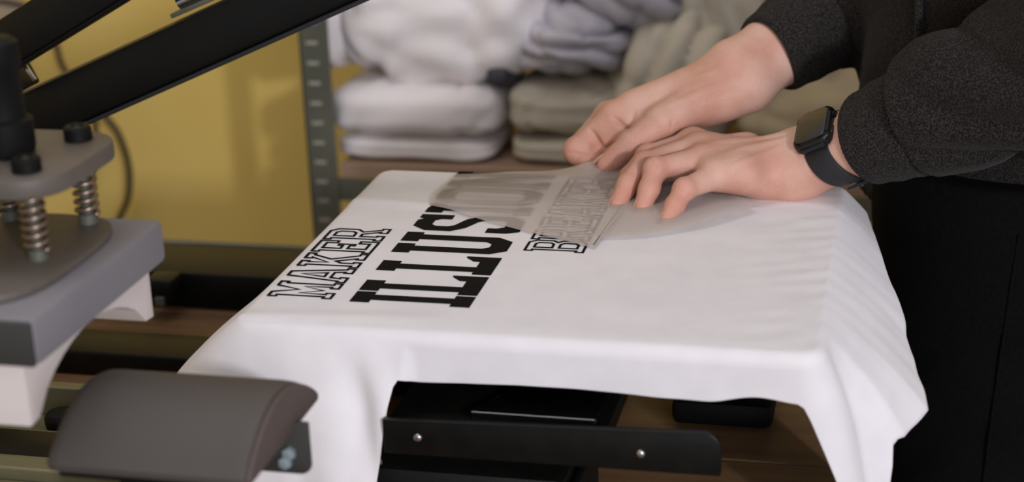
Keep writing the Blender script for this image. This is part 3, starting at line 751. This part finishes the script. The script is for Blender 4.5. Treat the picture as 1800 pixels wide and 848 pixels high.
fB = [[(0, 0), (2.1, 0), (2.65, .6), (2.65, 2.05), (2.3, 2.4), (2.65, 2.75), (2.65, h - .6), (2.1, h), (0, h), (0, h - .75), (.28, h - .75), (.28, .75), (0, .75)], [(1.0, .78), (1.0, 2.0), (1.7, 2.0), (1.9, 1.8), (1.9, .98), (1.7, .78)], [(1.0, 2.75), (1.0, h - .78), (1.7, h - .78), (1.9, h - .98), (1.9, 2.95), (1.7, 2.75)]]
for g, u in ((fM, -.1285), (fA, -.0975), (fK, -.0675), (fE, -.0370), (fR, -.0095)):
    obj('letter', letter(g, u, -0.1412, None, 0.20), M_print, so, smooth=False)
for g, u in ((fB, -.0140), (fR, .0112), (fE, .0385), (fA, .0632), (fK, .0905), (fE, .1182), (fR, .1430)):
    obj('letter', letter([[(a * 0.92, b * 4.55 / h) for a, b in c] for c in g], u, 0.0150, None, 0.19), M_print, so, smooth=False)

# ------------------------------------------------------------------ transfer film being peeled
film = thing('transfer_film', (0.0, 0.09, PT + 0.001), 'frosted translucent transfer film being peeled off the printed letters', 'film')
def film_sheet(poly, hf, nx=60, ny=40):
    """poly: four edges as a Coons patch: left, right (lists of points from near to far), plan coordinates"""
    Lf = catmull([(a, b, 0) for a, b in poly[0]], 12); Rt = catmull([(a, b, 0) for a, b in poly[1]], 12)
    def samp(P, n): 
        s = np.linspace(0, len(P) - 1, n); i = np.clip(s.astype(int), 0, len(P) - 2); f = (s - i)[:, None]
        return P[i] * (1 - f) + P[i + 1] * f
    A = samp(Lf, ny); B_ = samp(Rt, ny)
    Nr = samp(catmull([(a, b, 0) for a, b in poly[2]], 12), nx); Fr = samp(catmull([(a, b, 0) for a, b in poly[3]], 12), nx)
    V = []; F = []
    for j in range(ny):
        v = j / (ny - 1)
        for i in range(nx):
            u = i / (nx - 1)
            p = (1 - u) * A[j] + u * B_[j] + (1 - v) * Nr[i] + v * Fr[i] - ((1 - u) * (1 - v) * Nr[0] + u * (1 - v) * Nr[-1] + (1 - u) * v * Fr[0] + u * v * Fr[-1])
            V.append((p[0], p[1], PT + 0.0012 + hf(u, v, p[0], p[1])))
    for j in range(ny - 1):
        for i in range(nx - 1):
            F.append((j * nx + i, j * nx + i + 1, (j + 1) * nx + i + 1, (j + 1) * nx + i))
    return V, F
def hf1(u, v, x, y):
    z = 0.0085 * math.exp(-((v - 0.35) / 0.40) ** 2) * (1 - 0.7 * u) * sstep(-0.05, 0.12, v) * sstep(-0.05, 0.22, u) + 0.0012 * math.sin(u * 9 + v * 4) * (1 - u)
    z += 0.012 * math.exp(-(((x + 0.005) / 0.03) ** 2 + ((y - 0.186) / 0.02) ** 2))
    return max(z, 0.0002) + 0.0004
fs = obj('film_sheet', film_sheet((
    [(-0.128, 0.076), (-0.129, 0.110), (-0.1275, 0.158)], [(0.021, -0.006), (0.030, 0.080), (0.030, 0.184)],
    [(-0.128, 0.076), (-0.060, 0.036), (0.021, -0.006)], [(-0.1275, 0.158), (-0.060, 0.172), (0.030, 0.184)]), hf1), M_film, film)
obj('film_edge', bar((0.0205, -0.004, PT + 0.0034), (0.0275, 0.112, PT + 0.0034), 0.0011, 0.0003, (0, 0, 1), 0), M_filmedge, film, smooth=False)
def hf2(u, v, x, y):
    return 0.0022 + 0.0016 * math.sin(u * 3.1) * math.sin(v * 3.1) + 0.004 * u * u * (1 - v)
obj('film_flap', film_sheet((
    [(0.019, 0.014), (0.025, 0.070), (0.030, 0.160)], [(0.1300, 0.0925), (0.108, 0.125), (0.080, 0.165)],
    [(0.019, 0.014), (0.055, 0.024), (0.093, 0.050), (0.1300, 0.0925)], [(0.030, 0.160), (0.055, 0.164), (0.080, 0.165)]), hf2, 40, 30), M_film, film)

# ------------------------------------------------------------------ person
person = thing('person', (0.37, 0.33, 0.0), 'person in charcoal sweatshirt and black trousers peeling the film with both hands', 'person')
A = lambda *p: np.array(p, float)
eL = A(0.84, -0.30, 0.45); eL /= np.linalg.norm(eL)              # left forearm, wrist to elbow
nL = A(-0.10, -0.47, 0.88); nL -= eL * (nL @ eL); nL /= np.linalg.norm(nL)   # back of the left wrist
sL = np.cross(nL, eL)                                            # across the wrist
WC = A(0.1722, 0.1350, 1.0067)                                          # watch case centre
AL = WC - nL * 0.0262                                            # forearm axis under the watch
wristL = AL - eL * 0.026
elbowL = AL + eL * 0.235
shL = A(0.335, 0.135, 1.41); shR = A(0.335, 0.525, 1.41)
wristR = A(0.1071, 0.2520, 1.0236)
eR = A(0.66, 0.66, 0.36); eR /= np.linalg.norm(eR)
elbowR = wristR + eR * 0.255
sR = np.cross(eR, A(0.30, -0.70, 0.64)); sR /= np.linalg.norm(sR)

FL = {  # left hand: knuckle, middle joint, end joint, tip
 'index':  ([(0.0721, 0.1840, 0.9790), (0.0355, 0.1630, 0.9722), (0.0244, 0.1430, 0.9605), (0.0213, 0.1160, 0.9497)], (.0108, .0092, .0084, .0070)),
 'middle': ([(0.0777, 0.1620, 0.9808), (0.0379, 0.1350, 0.9741), (0.0270, 0.1130, 0.9629), (0.0213, 0.0965, 0.9509)], (.0112, .0096, .0086, .0072)),
 'ring':   ([(0.0843, 0.1380, 0.9786), (0.0494, 0.1130, 0.9765), (0.0465, 0.0990, 0.9643), (0.0425, 0.0890, 0.9519)], (.0110, .0093, .0084, .0072)),
 'pinky':  ([(0.0985, 0.1170, 0.9724), (0.0759, 0.0870, 0.9694), (0.0698, 0.0760, 0.9593), (0.0655, 0.0625, 0.9512)], (.0112, .0086, .0077, .0066)),
 'thumb':  ([(0.1141, 0.1860, 0.9710), (0.0792, 0.1960, 0.9628), (0.0569, 0.1920, 0.9603), (0.0382, 0.1820, 0.9577)], (.0130, .0120, .0108, .0085)),
}
FR = {  # right hand, pinching the film
 'index':  ([(0.0000, 0.2170, 0.9891), (-0.0318, 0.2050, 0.9613), (-0.0166, 0.1970, 0.9531), (0.0012, 0.1960, 0.9536)], (.0130, .0108, .0106, .0088)),
 'middle': ([(-0.0096, 0.2380, 0.9840), (-0.0373, 0.2280, 0.9563), (-0.0224, 0.2220, 0.9448), (-0.0045, 0.2200, 0.9476)], (.0120, .0098, .0088, .0078)),
 'ring':   ([(-0.0090, 0.2570, 0.9757), (-0.0324, 0.2500, 0.9521), (-0.0143, 0.2440, 0.9430), (0.0026, 0.2400, 0.9500)], (.0115, .0092, .0084, .0075)),
 'pinky':  ([(-0.0016, 0.2730, 0.9673), (-0.0194, 0.2680, 0.9472), (-0.0054, 0.2600, 0.9416), (0.0064, 0.2540, 0.9490)], (.0105, .0085, .0078, .0070)),
 'thumb':  ([(0.0721, 0.2220, 1.0037), (0.0428, 0.1940, 0.9928), (0.0207, 0.1820, 0.9764), (-0.0002, 0.1760, 0.9592)], (.0165, .0134, .0126, .0098)),
}
def hand_sdf(p, fingers, wrist, e, s, extra):
    d = None
    pw = [wrist - e * 0.012 + s * o for o in (0.014, 0.005, -0.005, -0.014)]
    for i, k in enumerate(('index', 'middle', 'ring', 'pinky')):
        j, r = fingers[k]
        c = cone(p, pw[i], j[0], 0.0150, r[0] + 0.0008)
        d = c if d is None else smin(d, c, 0.014)
    jt, rt = fingers['thumb']
    d = smin(d, cone(p, pw[0] - e * 0.002, jt[0], 0.0150, rt[0]), 0.016)
    for (a, b, ra, rb, k) in extra:
        d = smin(d, cone(p, a, b, ra, rb), k)
    for k in ('index', 'middle', 'ring', 'pinky', 'thumb'):
        j, r = fingers[k]; j = [np.array(q) for q in j]
        f = cone(p, j[0], j[1], r[0] * 0.97, r[1] * 0.95)
        f = smin(f, cone(p, j[1], j[2], r[1] * 0.97, r[2] * 0.97), 0.0035)
        f = smin(f, cone(p, j[2], j[3], r[2], r[3]), 0.0035)
        # knuckle swelling at the middle joint, pad at the tip
        f = smin(f, cone(p, j[1], j[1], r[1] * 1.04, r[1] * 1.04), 0.003)
        d = smin(d, f, 0.0075 if k == 'thumb' else 0.0042)
    return d
exL = [(wristL - eL * 0.03 + A(0, -0.008, -0.004), A(*FL['pinky'][0][0]) + A(0.022, 0.0, 0.000), 0.0160, 0.0130, 0.022),
       (A(*FL['index'][0][0]) + A(-0.006, 0, -0.001), A(*FL['pinky'][0][0]) + A(-0.006, 0, 0.002), 0.0095, 0.0090, 0.010),
       (A(*FL['thumb'][0][0]), A(*FL['index'][0][0]) + A(0.02, 0.0, -0.008), 0.013, 0.011, 0.012)]
exR = [(A(*FR['thumb'][0][1]) + A(0.010, 0.008, 0.004), A(*FR['index'][0][0]) + A(0.022, 0, -0.006), 0.0125, 0.0125, 0.012),
       (wristR - eR * 0.03 + A(0.0, 0.0, -0.010), A(0.0501, 0.2350, 0.9846), 0.0165, 0.0150, 0.014),
       (A(0.0277, 0.2050, 0.9853), A(-0.0055, 0.2080, 0.9774), 0.0120, 0.0105, 0.008),
       (A(0.0091, 0.2000, 0.9762), A(-0.0111, 0.2000, 0.9645), 0.0090, 0.0080, 0.006),
       (A(0.0174, 0.2250, 0.9954), A(0.0550, 0.2350, 1.0088), 0.0150, 0.0165, 0.012)]
def body_sdf(p):
    d = np.full(len(p), 9.0, np.float32)
    def near(c, r): return ((p - np.asarray(c, np.float32)) ** 2).sum(1) < r * r
    m = near((0.085, 0.13, 0.98), 0.175)
    arms = cone(p, wristL + sL * 0.0095, AL + eL * 0.06 + sL * 0.0095, 0.0205, 0.0225)
    arms = smin(arms, cone(p, wristL - sL * 0.0095, AL + eL * 0.06 - sL * 0.0095, 0.0205, 0.0225), 0.02)
    arms = smin(arms, cone(p, AL + eL * 0.05, elbowL, 0.031, 0.040), 0.02)
    arms = smin(arms, cone(p, elbowL, shL, 0.038, 0.05), 0.02)
    r = cone(p, wristR + sR * 0.0098, wristR + eR * 0.07 + sR * 0.012, 0.0200, 0.0225)
    r = smin(r, cone(p, wristR - sR * 0.0098, wristR + eR * 0.07 - sR * 0.012, 0.0200, 0.0225), 0.02)
    r = smin(r, cone(p, wristR + eR * 0.06, elbowR, 0.031, 0.040), 0.02)
    r = smin(r, cone(p, elbowR, shR, 0.038, 0.05), 0.02)
    yoke = smin(cone(p, shL, shR, 0.055, 0.055), cone(p, A(0.32, 0.33, 1.42), A(0.30, 0.33, 1.50), 0.06, 0.055), 0.04)
    if m.any():
        q = p[m]
        arms[m] = smin(arms[m], hand_sdf(q, FL, wristL, -(-eL), sL * (-1), exL), 0.018)
    m = near((0.055, 0.235, 0.99), 0.16)
    if m.any():
        q = p[m]
        r[m] = smin(r[m], hand_sdf(q, FR, wristR, eR, sR, exR), 0.018)
    return smin(np.minimum(arms, r), yoke, 0.03)
V, F = surface_nets(body_sdf, (-0.075, 0.02, 0.935), (0.52, 0.62, 1.58), 0.0016)
N = vnormals(V, F)
def crease(a, b, n, sig, dep):
    """shallow groove (dep<0) or ridge (dep>0) along a segment on the skin facing n"""
    global V
    a, b, n = np.array(a), np.array(b), np.array(n, float); n /= np.linalg.norm(n)
    q = V - a; ba = b - a; ba = ba - n * (ba @ n); q = q - (q @ n)[:, None] * n
    h = np.clip(q @ ba / (ba @ ba), 0, 1); dd = np.linalg.norm(q - h[:, None] * ba, axis=1)
    near = np.abs((V - (a + b) / 2) @ n) < 0.022
    wgt = np.exp(-(dd / sig) ** 2) * np.clip(N @ n * 1.6, 0, 1) * near * np.sin(np.clip(h, 0.06, 0.94) * math.pi) ** 0.5
    V = V + N * (dep * wgt)[:, None]
vd = A(0.20, -0.85, 0.48)
for (a, b, sg, dp) in (
    ((0.0002, 0.2050, 0.9915), (0.0154, 0.2000, 0.9809), .0015, -.0040),      # folds between thumb and forefinger
    ((-0.0186, 0.2000, 0.9823), (-0.0074, 0.1960, 0.9668), .0016, -.0042),
    ((-0.0074, 0.1960, 0.9668), (0.0063, 0.1960, 0.9713), .0014, -.0030),
    ((0.0185, 0.2000, 0.9973), (0.0118, 0.1980, 0.9789), .0018, -.0030),
    ((-0.0369, 0.1960, 0.9618), (-0.0136, 0.1920, 0.9628), .0011, -.0020),
    ((0.0148, 0.1800, 0.9753), (0.0252, 0.1800, 0.9717), .0010, -.0008),
    ((0.0167, 0.1800, 0.9793), (0.0281, 0.1800, 0.9748), .0009, -.0006),
    ((0.0524, 0.1900, 0.9952), (0.0496, 0.1900, 0.9814), .0012, -.0010),
    ((0.0899, 0.2250, 1.0172), (0.0494, 0.2050, 1.0018), .0030, .0016),       # thumb tendon
    ((0.0991, 0.2350, 1.0305), (0.0611, 0.2250, 1.0214), .0030, .0010),
    ((0.0768, 0.2150, 1.0047), (0.0947, 0.2250, 1.0124), .0016, -.0010),
    ((0.1529, 0.1400, 1.0066), (0.0892, 0.1500, 0.9885), .0026, .0016),       # tendons on the back of the left hand
    ((0.1534, 0.1350, 1.0024), (0.0970, 0.1300, 0.9843), .0026, .0014),
    ((0.1494, 0.1300, 0.9973), (0.1079, 0.1120, 0.9789), .0024, .0010),
    ((0.1531, 0.1380, 1.0044), (0.1084, 0.1400, 0.9930), .0016, -.0008),
    ((0.0451, 0.1120, 0.9861), (0.0487, 0.1060, 0.9815), .0012, -.0006),
    ((0.0496, 0.1120, 0.9853), (0.0532, 0.1060, 0.9797), .0012, -.0006)):
    crease(a, b, vd, sg, dp)
# knuckles and fingertips are redder than the rest of the skin
flush = np.zeros(len(V))
for fingers in (FL, FR):
    for k_, (j_, r_) in fingers.items():
        for q_, wt, rad in ((j_[1], 0.8, 0.011), (j_[3], 1.0, 0.012), (j_[0], 0.45, 0.012), (j_[2], 0.4, 0.008)):
            flush += wt * np.exp(-((V - np.array(q_)) ** 2).sum(1) / rad ** 2 * 0.55)
body = obj('body', (V, F), M_skin, person)
at_ = body.data.attributes.new('flush', 'FLOAT', 'POINT')
if len(body.data.vertices) == len(flush): at_.data.foreach_set('value', np.clip(flush, 0, 1).astype(np.float32))

def nail(j, r, dors, name='fingernail'):
    a, b = np.array(j[2], float), np.array(j[3], float); t = (b - a) / np.linalg.norm(b - a)
    dn = np.array(dors, float); dn -= t * (dn @ t); dn /= np.linalg.norm(dn); sd = np.cross(t, dn)
    c = b + t * r[3] * 0.10
    Vn = []; Fn = []
    nu, nv = 11, 9
    for q, lift in ((0, 0.0), (1, -0.0007)):
        for i in range(nv):
            for k in range(nu):
                u = (k / (nu - 1) * 2 - 1); v = (i / (nv - 1) * 2 - 1)
                ang = u * 0.80
                R = r[3] * 1.03 + lift
                rd = math.sqrt(max(0, 1 - 0.18 * u * u))
                Vn.append(c + t * (v * rd * r[3] * 0.78) + R * (dn * math.cos(ang) + sd * math.sin(ang)) * (1 - 0.05 * v * v * (v > 0)))
    n1 = nu * nv
    for i in range(nv - 1):
        for k in range(nu - 1):
            Fn.append((i * nu + k, i * nu + k + 1, (i + 1) * nu + k + 1, (i + 1) * nu + k))
            Fn.append((n1 + i * nu + k, n1 + (i + 1) * nu + k, n1 + (i + 1) * nu + k + 1, n1 + i * nu + k + 1))
    obj(name, (Vn, Fn), M_nail, body)
for k in ('index', 'middle', 'ring', 'pinky'): nail(FL[k][0], FL[k][1], (-0.8, 0.15, 0.3))
nail(FR['thumb'][0], FR['thumb'][1], (-0.35, 0.35, 0.85))

# sweatshirt: torso and two sleeves, folds pressed into the cloth
cuffL0, cuffL1 = AL + eL * 0.026, AL + eL * 0.082
cuffR0, cuffR1 = wristR + eR * 0.026, wristR + eR * 0.092
def sweat_sdf(p):
    x, y, z = p[:, 0], p[:, 1], p[:, 2]
    # torso: stacked ellipses
    cz = np.clip((z - 0.93) / 0.5, 0, 1)
    ax = 0.140 + 0.012 * np.sin(cz * 3.0); by = 0.185 + 0.03 * cz
    cx = 0.342 - 0.045 * cz * cz
    q = np.sqrt(((x - cx) / ax) ** 2 + ((y - 0.335) / by) ** 2)
    d = (q - 1) * 0.135
    d = np.maximum(d, np.maximum(0.938 - z, z - 1.44))
    d = d + 0.0035 * np.sin(z * 60 + 9 * y + 3 * np.sin(22 * y)) * np.clip((1.3 - z) / 0.3, 0, 1)
    # left sleeve
    def sleeve(a, b, c, ra, rb, rc, fr, ph):
        s1 = cone(p, a, b, ra, rb); s2 = cone(p, b, c, rb, rc)
        s = smin(s1, s2, 0.03)
        e = (b - a); L = np.linalg.norm(e); e = e / L
        t = (p - a.astype(np.float32)) @ e
        sd = np.cross(e, (0, 0, 1.0)); sd /= np.linalg.norm(sd); up = np.cross(sd, e)
        u = (p - a.astype(np.float32)) @ sd; v = (p - a.astype(np.float32)) @ up
        w = np.sin((t + 0.55 * v - 0.35 * u) * fr + ph + 2.2 * np.sin(v * 28 + u * 17))
        w2 = np.sin((t - 0.8 * v) * fr * 0.63 + 1.7 + 1.5 * np.sin(u * 31))
        g = np.clip((t + 0.04) / 0.06, 0, 1)
        return -smin(-(s - (0.0085 * np.abs(w) ** 0.8 + 0.0042 * w2) * g + 0.004 * g), t + 0.007, 0.004)
    sl = sleeve(cuffL1, elbowL, shL, 0.0490, 0.0600, 0.070, 46, 0.4)
    sr = sleeve(cuffR1, elbowR, shR, 0.0475, 0.0570, 0.070, 44, 1.2)
    d = smin(d, smin(cone(p, shL, shR, 0.085, 0.085), cone(p, A(.32, .33, 1.40), A(.305, .33, 1.475), 0.095, 0.075), 0.05), 0.06)
    return smin(smin(d, sl, 0.012), sr, 0.012)
V, F = surface_nets(sweat_sdf, (0.14, 0.0, 0.925), (0.60, 0.66, 1.56), 0.0036)
sw = obj('sweatshirt', (V, F), M_sweat, person)
def cuff(a, b, r0, r1, side, ell, name='cuff'):
    L = np.linalg.norm(b - a)
    pr = [(0.012, r0 - 0.006), (0.003, r0 - 0.0050), (0.0, r0 - 0.0030), (0.0, r0 - 0.001), (0.0025, r0 + 0.0005)]
    for k in range(1, 12):
        t = k / 12; pr.append((t * L, r0 + (r1 - r0) * t + 0.0012 * math.sin(t * math.pi) + 0.0005 * math.sin(t * 19)))
    pr += [(L, r1 + 0.0004), (L + 0.0016, r1 - 0.0035), (L + 0.003, r1 - 0.008)]
    V, F = lathe(pr, a, b, 96, ell, side)
    n = 96; V = V.copy()
    ax = (b - a) / L
    for i in range(len(pr)):                     # knitted ribs and a slightly uneven edge
        for k in range(n):
            c = a + ax * pr[i][0]; v = V[i * n + k] - c
            V[i * n + k] = c + v * (1 + (0.010 if k % 2 else 0.0) + 0.02 * math.sin(k * 2 * math.pi / n * 3 + 1)) + ax * 0.002 * math.sin(k * 2 * math.pi / n * 2)
    F = F[:-2]
    obj(name, (V, F), M_rib, sw)
cuff(cuffL0, cuffL1, 0.0335, 0.0410, nL, 1.12)
cuff(cuffR0, cuffR1, 0.0330, 0.0410, A(0.3, -0.7, 0.6), 1.08)
# ribbed hem band and front zip
hem = []; nh = 160
def hem_ring(z, dr):
    out = []
    for k in range(nh):
        a = 2 * math.pi * k / nh
        out.append((0.346 + (0.1455 + dr) * math.cos(a), 0.335 + (0.190 + dr) * math.sin(a), z))
    return out
pr = [(0.9135, -0.006), (0.912, 0.0), (0.914, 0.003), (0.926, 0.0042), (0.938, 0.0042), (0.948, 0.003), (0.951, -0.001), (0.950, -0.010)]
for z, dr in pr: hem += hem_ring(z, dr)
HF = []
for i in range(len(pr) - 1):
    for k in range(nh):
        kk = (k + 1) % nh; HF.append((i * nh + k, i * nh + kk, (i + 1) * nh + kk, (i + 1) * nh + k))
hv = np.array(hem)
for i in range(len(pr)):
    for k in range(nh):
        if k % 2: hv[i * nh + k, :2] += (np.array((0.346, 0.335)) - hv[i * nh + k, :2]) * 0.006
obj('hem_band', (hv, HF), M_rib, sw)
def on_torso(a, z, lift=0.003):
    cz = min(max((z - 0.93) / 0.5, 0), 1); ax = 0.140 + 0.012 * math.sin(cz * 3); by = 0.185 + 0.03 * cz
    return (0.342 - 0.045 * cz * cz + (ax + lift) * math.cos(a), 0.335 + (by + lift) * math.sin(a), z)
obj('front_seam', tube([on_torso(math.radians(228 + 6 * math.sin(t * 3)), 0.972 + 0.30 * t, 0.002) for t in np.linspace(0, 1, 30)], 0.0030, 8), M_rib, sw)
# trousers
def jean_sdf(p):
    z = p[:, 2]
    d = cone(p, A(0.335, 0.255, 0.86), A(0.335, 0.415, 0.86), 0.100, 0.100, ((0, 0, 1), 0.75))
    hip = cone(p, A(0.336, 0.245, 0.93), A(0.336, 0.425, 0.93), 0.118, 0.118, ((0, 0, 1), 0.9))
    d = smin(d, hip, 0.05)
    for yy, xo in ((0.232, 0.0), (0.430, 0.02)):
        l = smin(cone(p, A(0.322 + xo, yy, 0.84), A(0.312 + xo, yy - 0.004, 0.48), 0.096, 0.072), cone(p, A(0.312 + xo, yy - 0.004, 0.48), A(0.345 + xo, yy, 0.04), 0.072, 0.060), 0.04)
        l = l - 0.0035 * np.abs(np.sin(z * 38 + 14 * p[:, 0] + 2 * np.sin(p[:, 1] * 40)))
        d = smin(d, l, 0.022)
    return np.maximum(d, z - 0.962)
V, F = surface_nets(jean_sdf, (0.17, 0.08, 0.0), (0.56, 0.60, 0.985), 0.006)
jn = obj('trousers', (V, F), M_jean, person)
obj('trouser_seam', tube([(0.330, 0.126, 0.93), (0.325, 0.1305, 0.86), (0.320, 0.135, 0.78), (0.315, 0.141, 0.68), (0.312, 0.149, 0.55)], 0.0014, 6), M_jean, jn)
def shoe_sdf(yy, xo):
    return lambda p: np.maximum(smin(cone(p, A(0.365 + xo, yy, 0.045), A(0.23 + xo, yy - 0.005, 0.03), 0.045, 0.040), cone(p, A(0.355 + xo, yy, 0.05), A(0.35 + xo, yy, 0.11), 0.045, 0.046), 0.04), 0.003 - p[:, 2])
for yy, xo in ((0.232, 0.0), (0.430, 0.02)):
    V, F = surface_nets(shoe_sdf(yy, xo), (0.15, yy - 0.08, -0.01), (0.49, yy + 0.08, 0.18), 0.005)
    obj('shoe', (V, F), M_shoe, person)

# ------------------------------------------------------------------ smartwatch on the near wrist
watch = thing('smartwatch', tuple(AL), 'black square smartwatch with rubber strap on the near wrist', 'watch')
RW = np.stack([eL, np.cross(nL, eL), nL], 1)
def wp(a, b, c): return WC + eL * a + RW[:, 1] * b + nL * c
def rbox(c, size, r, bev):
    P = []
    hx, hy = size[0] / 2, size[1] / 2
    for cx, cy, a0 in ((hx - r, hy - r, 0), (-hx + r, hy - r, 90), (-hx + r, -hy + r, 180), (hx - r, -hy + r, 270)):
        for k in range(9):
            a = math.radians(a0 + 11.25 * k); P.append((cx + r * math.cos(a), cy + r * math.sin(a)))
    V, F = prism(P, -size[2] / 2, size[2] / 2, 'z', bev)
    return V @ RW.T + np.array(c), F
case = obj('watch_case', rbox(wp(0, 0, -0.0005), (0.0335, 0.0385, 0.0105), 0.0085, 0.0028), M_watch, watch, auto=50)
obj('watch_screen', rbox(wp(0, 0, 0.0051), (0.0270, 0.0320, 0.0012), 0.0055, 0.0004), M_screen, case, auto=50)
obj('digital_crown', lathe([(0, 0.0032), (0.0016, 0.0032), (0.0020, 0.0026)], wp(0.0165, 0.009, 0.0), wp(0.03, 0.009, 0.0), 20), M_watch, case, auto=40)
obj('side_button', bar(wp(0.0168, -0.012, 0), wp(0.0168, -0.003, 0), 0.002, 0.0026, nL, 0.0008), M_watch, case, auto=40)
for sgn in (1, -1):
    obj('strap_lug', bar(wp(-0.011, sgn * 0.0196, -0.001), wp(0.011, sgn * 0.0196, -0.001), 0.003, 0.0045, nL, 0.0012), M_chrome if False else M_watch, case, auto=40)
def strap(a0, a1, n=48, lift=0.0, wd=0.0225, wd1=0.0215):
    Vs = []; Fs = []
    for i in range(n):
        t = i / (n - 1); a = math.radians(a0 + (a1 - a0) * t)
        ry, rz = 0.0325 + lift, 0.0240 + lift
        c = AL + RW[:, 1] * (ry * math.sin(a)) + nL * (rz * math.cos(a)) + eL * 0.40 * max(0.0, rz * (0.80 - math.cos(a)))
        on = RW[:, 1] * (math.sin(a) / ry) + nL * (math.cos(a) / rz); on /= np.linalg.norm(on)
        wdt = (wd + (wd1 - wd) * t) / 2
        for (q, th) in ((-wdt, -0.0009), (-wdt, 0.0009), (-wdt + 0.001, 0.0014), (wdt - 0.001, 0.0014), (wdt, 0.0009), (wdt, -0.0009)):
            Vs.append(c + eL * q + on * th)
    for i in range(n - 1):
        for k in range(6): kk = (k + 1) % 6; Fs.append((i * 6 + k, i * 6 + kk, i * 6 + 6 + kk, i * 6 + 6 + k))
    Fs.append(tuple(range(6))[::-1]); Fs.append(tuple(range(6 * n - 6, 6 * n)))
    return Vs, Fs
st = obj('strap', strap(31, 329), M_band, watch, auto=50)
obj('strap_loop', strap(196, 232, 14, 0.0040, 0.018, 0.020), M_band, st, auto=50)
obj('strap_pin', lathe([(0, 0.003), (0.002, 0.0028), (0.0026, 0.001)], AL + RW[:, 1] * -0.0240 - nL * 0.0215 + eL * 0.015, AL + RW[:, 1] * -0.03 - nL * 0.035 + eL * 0.015, 14), M_watch, st)
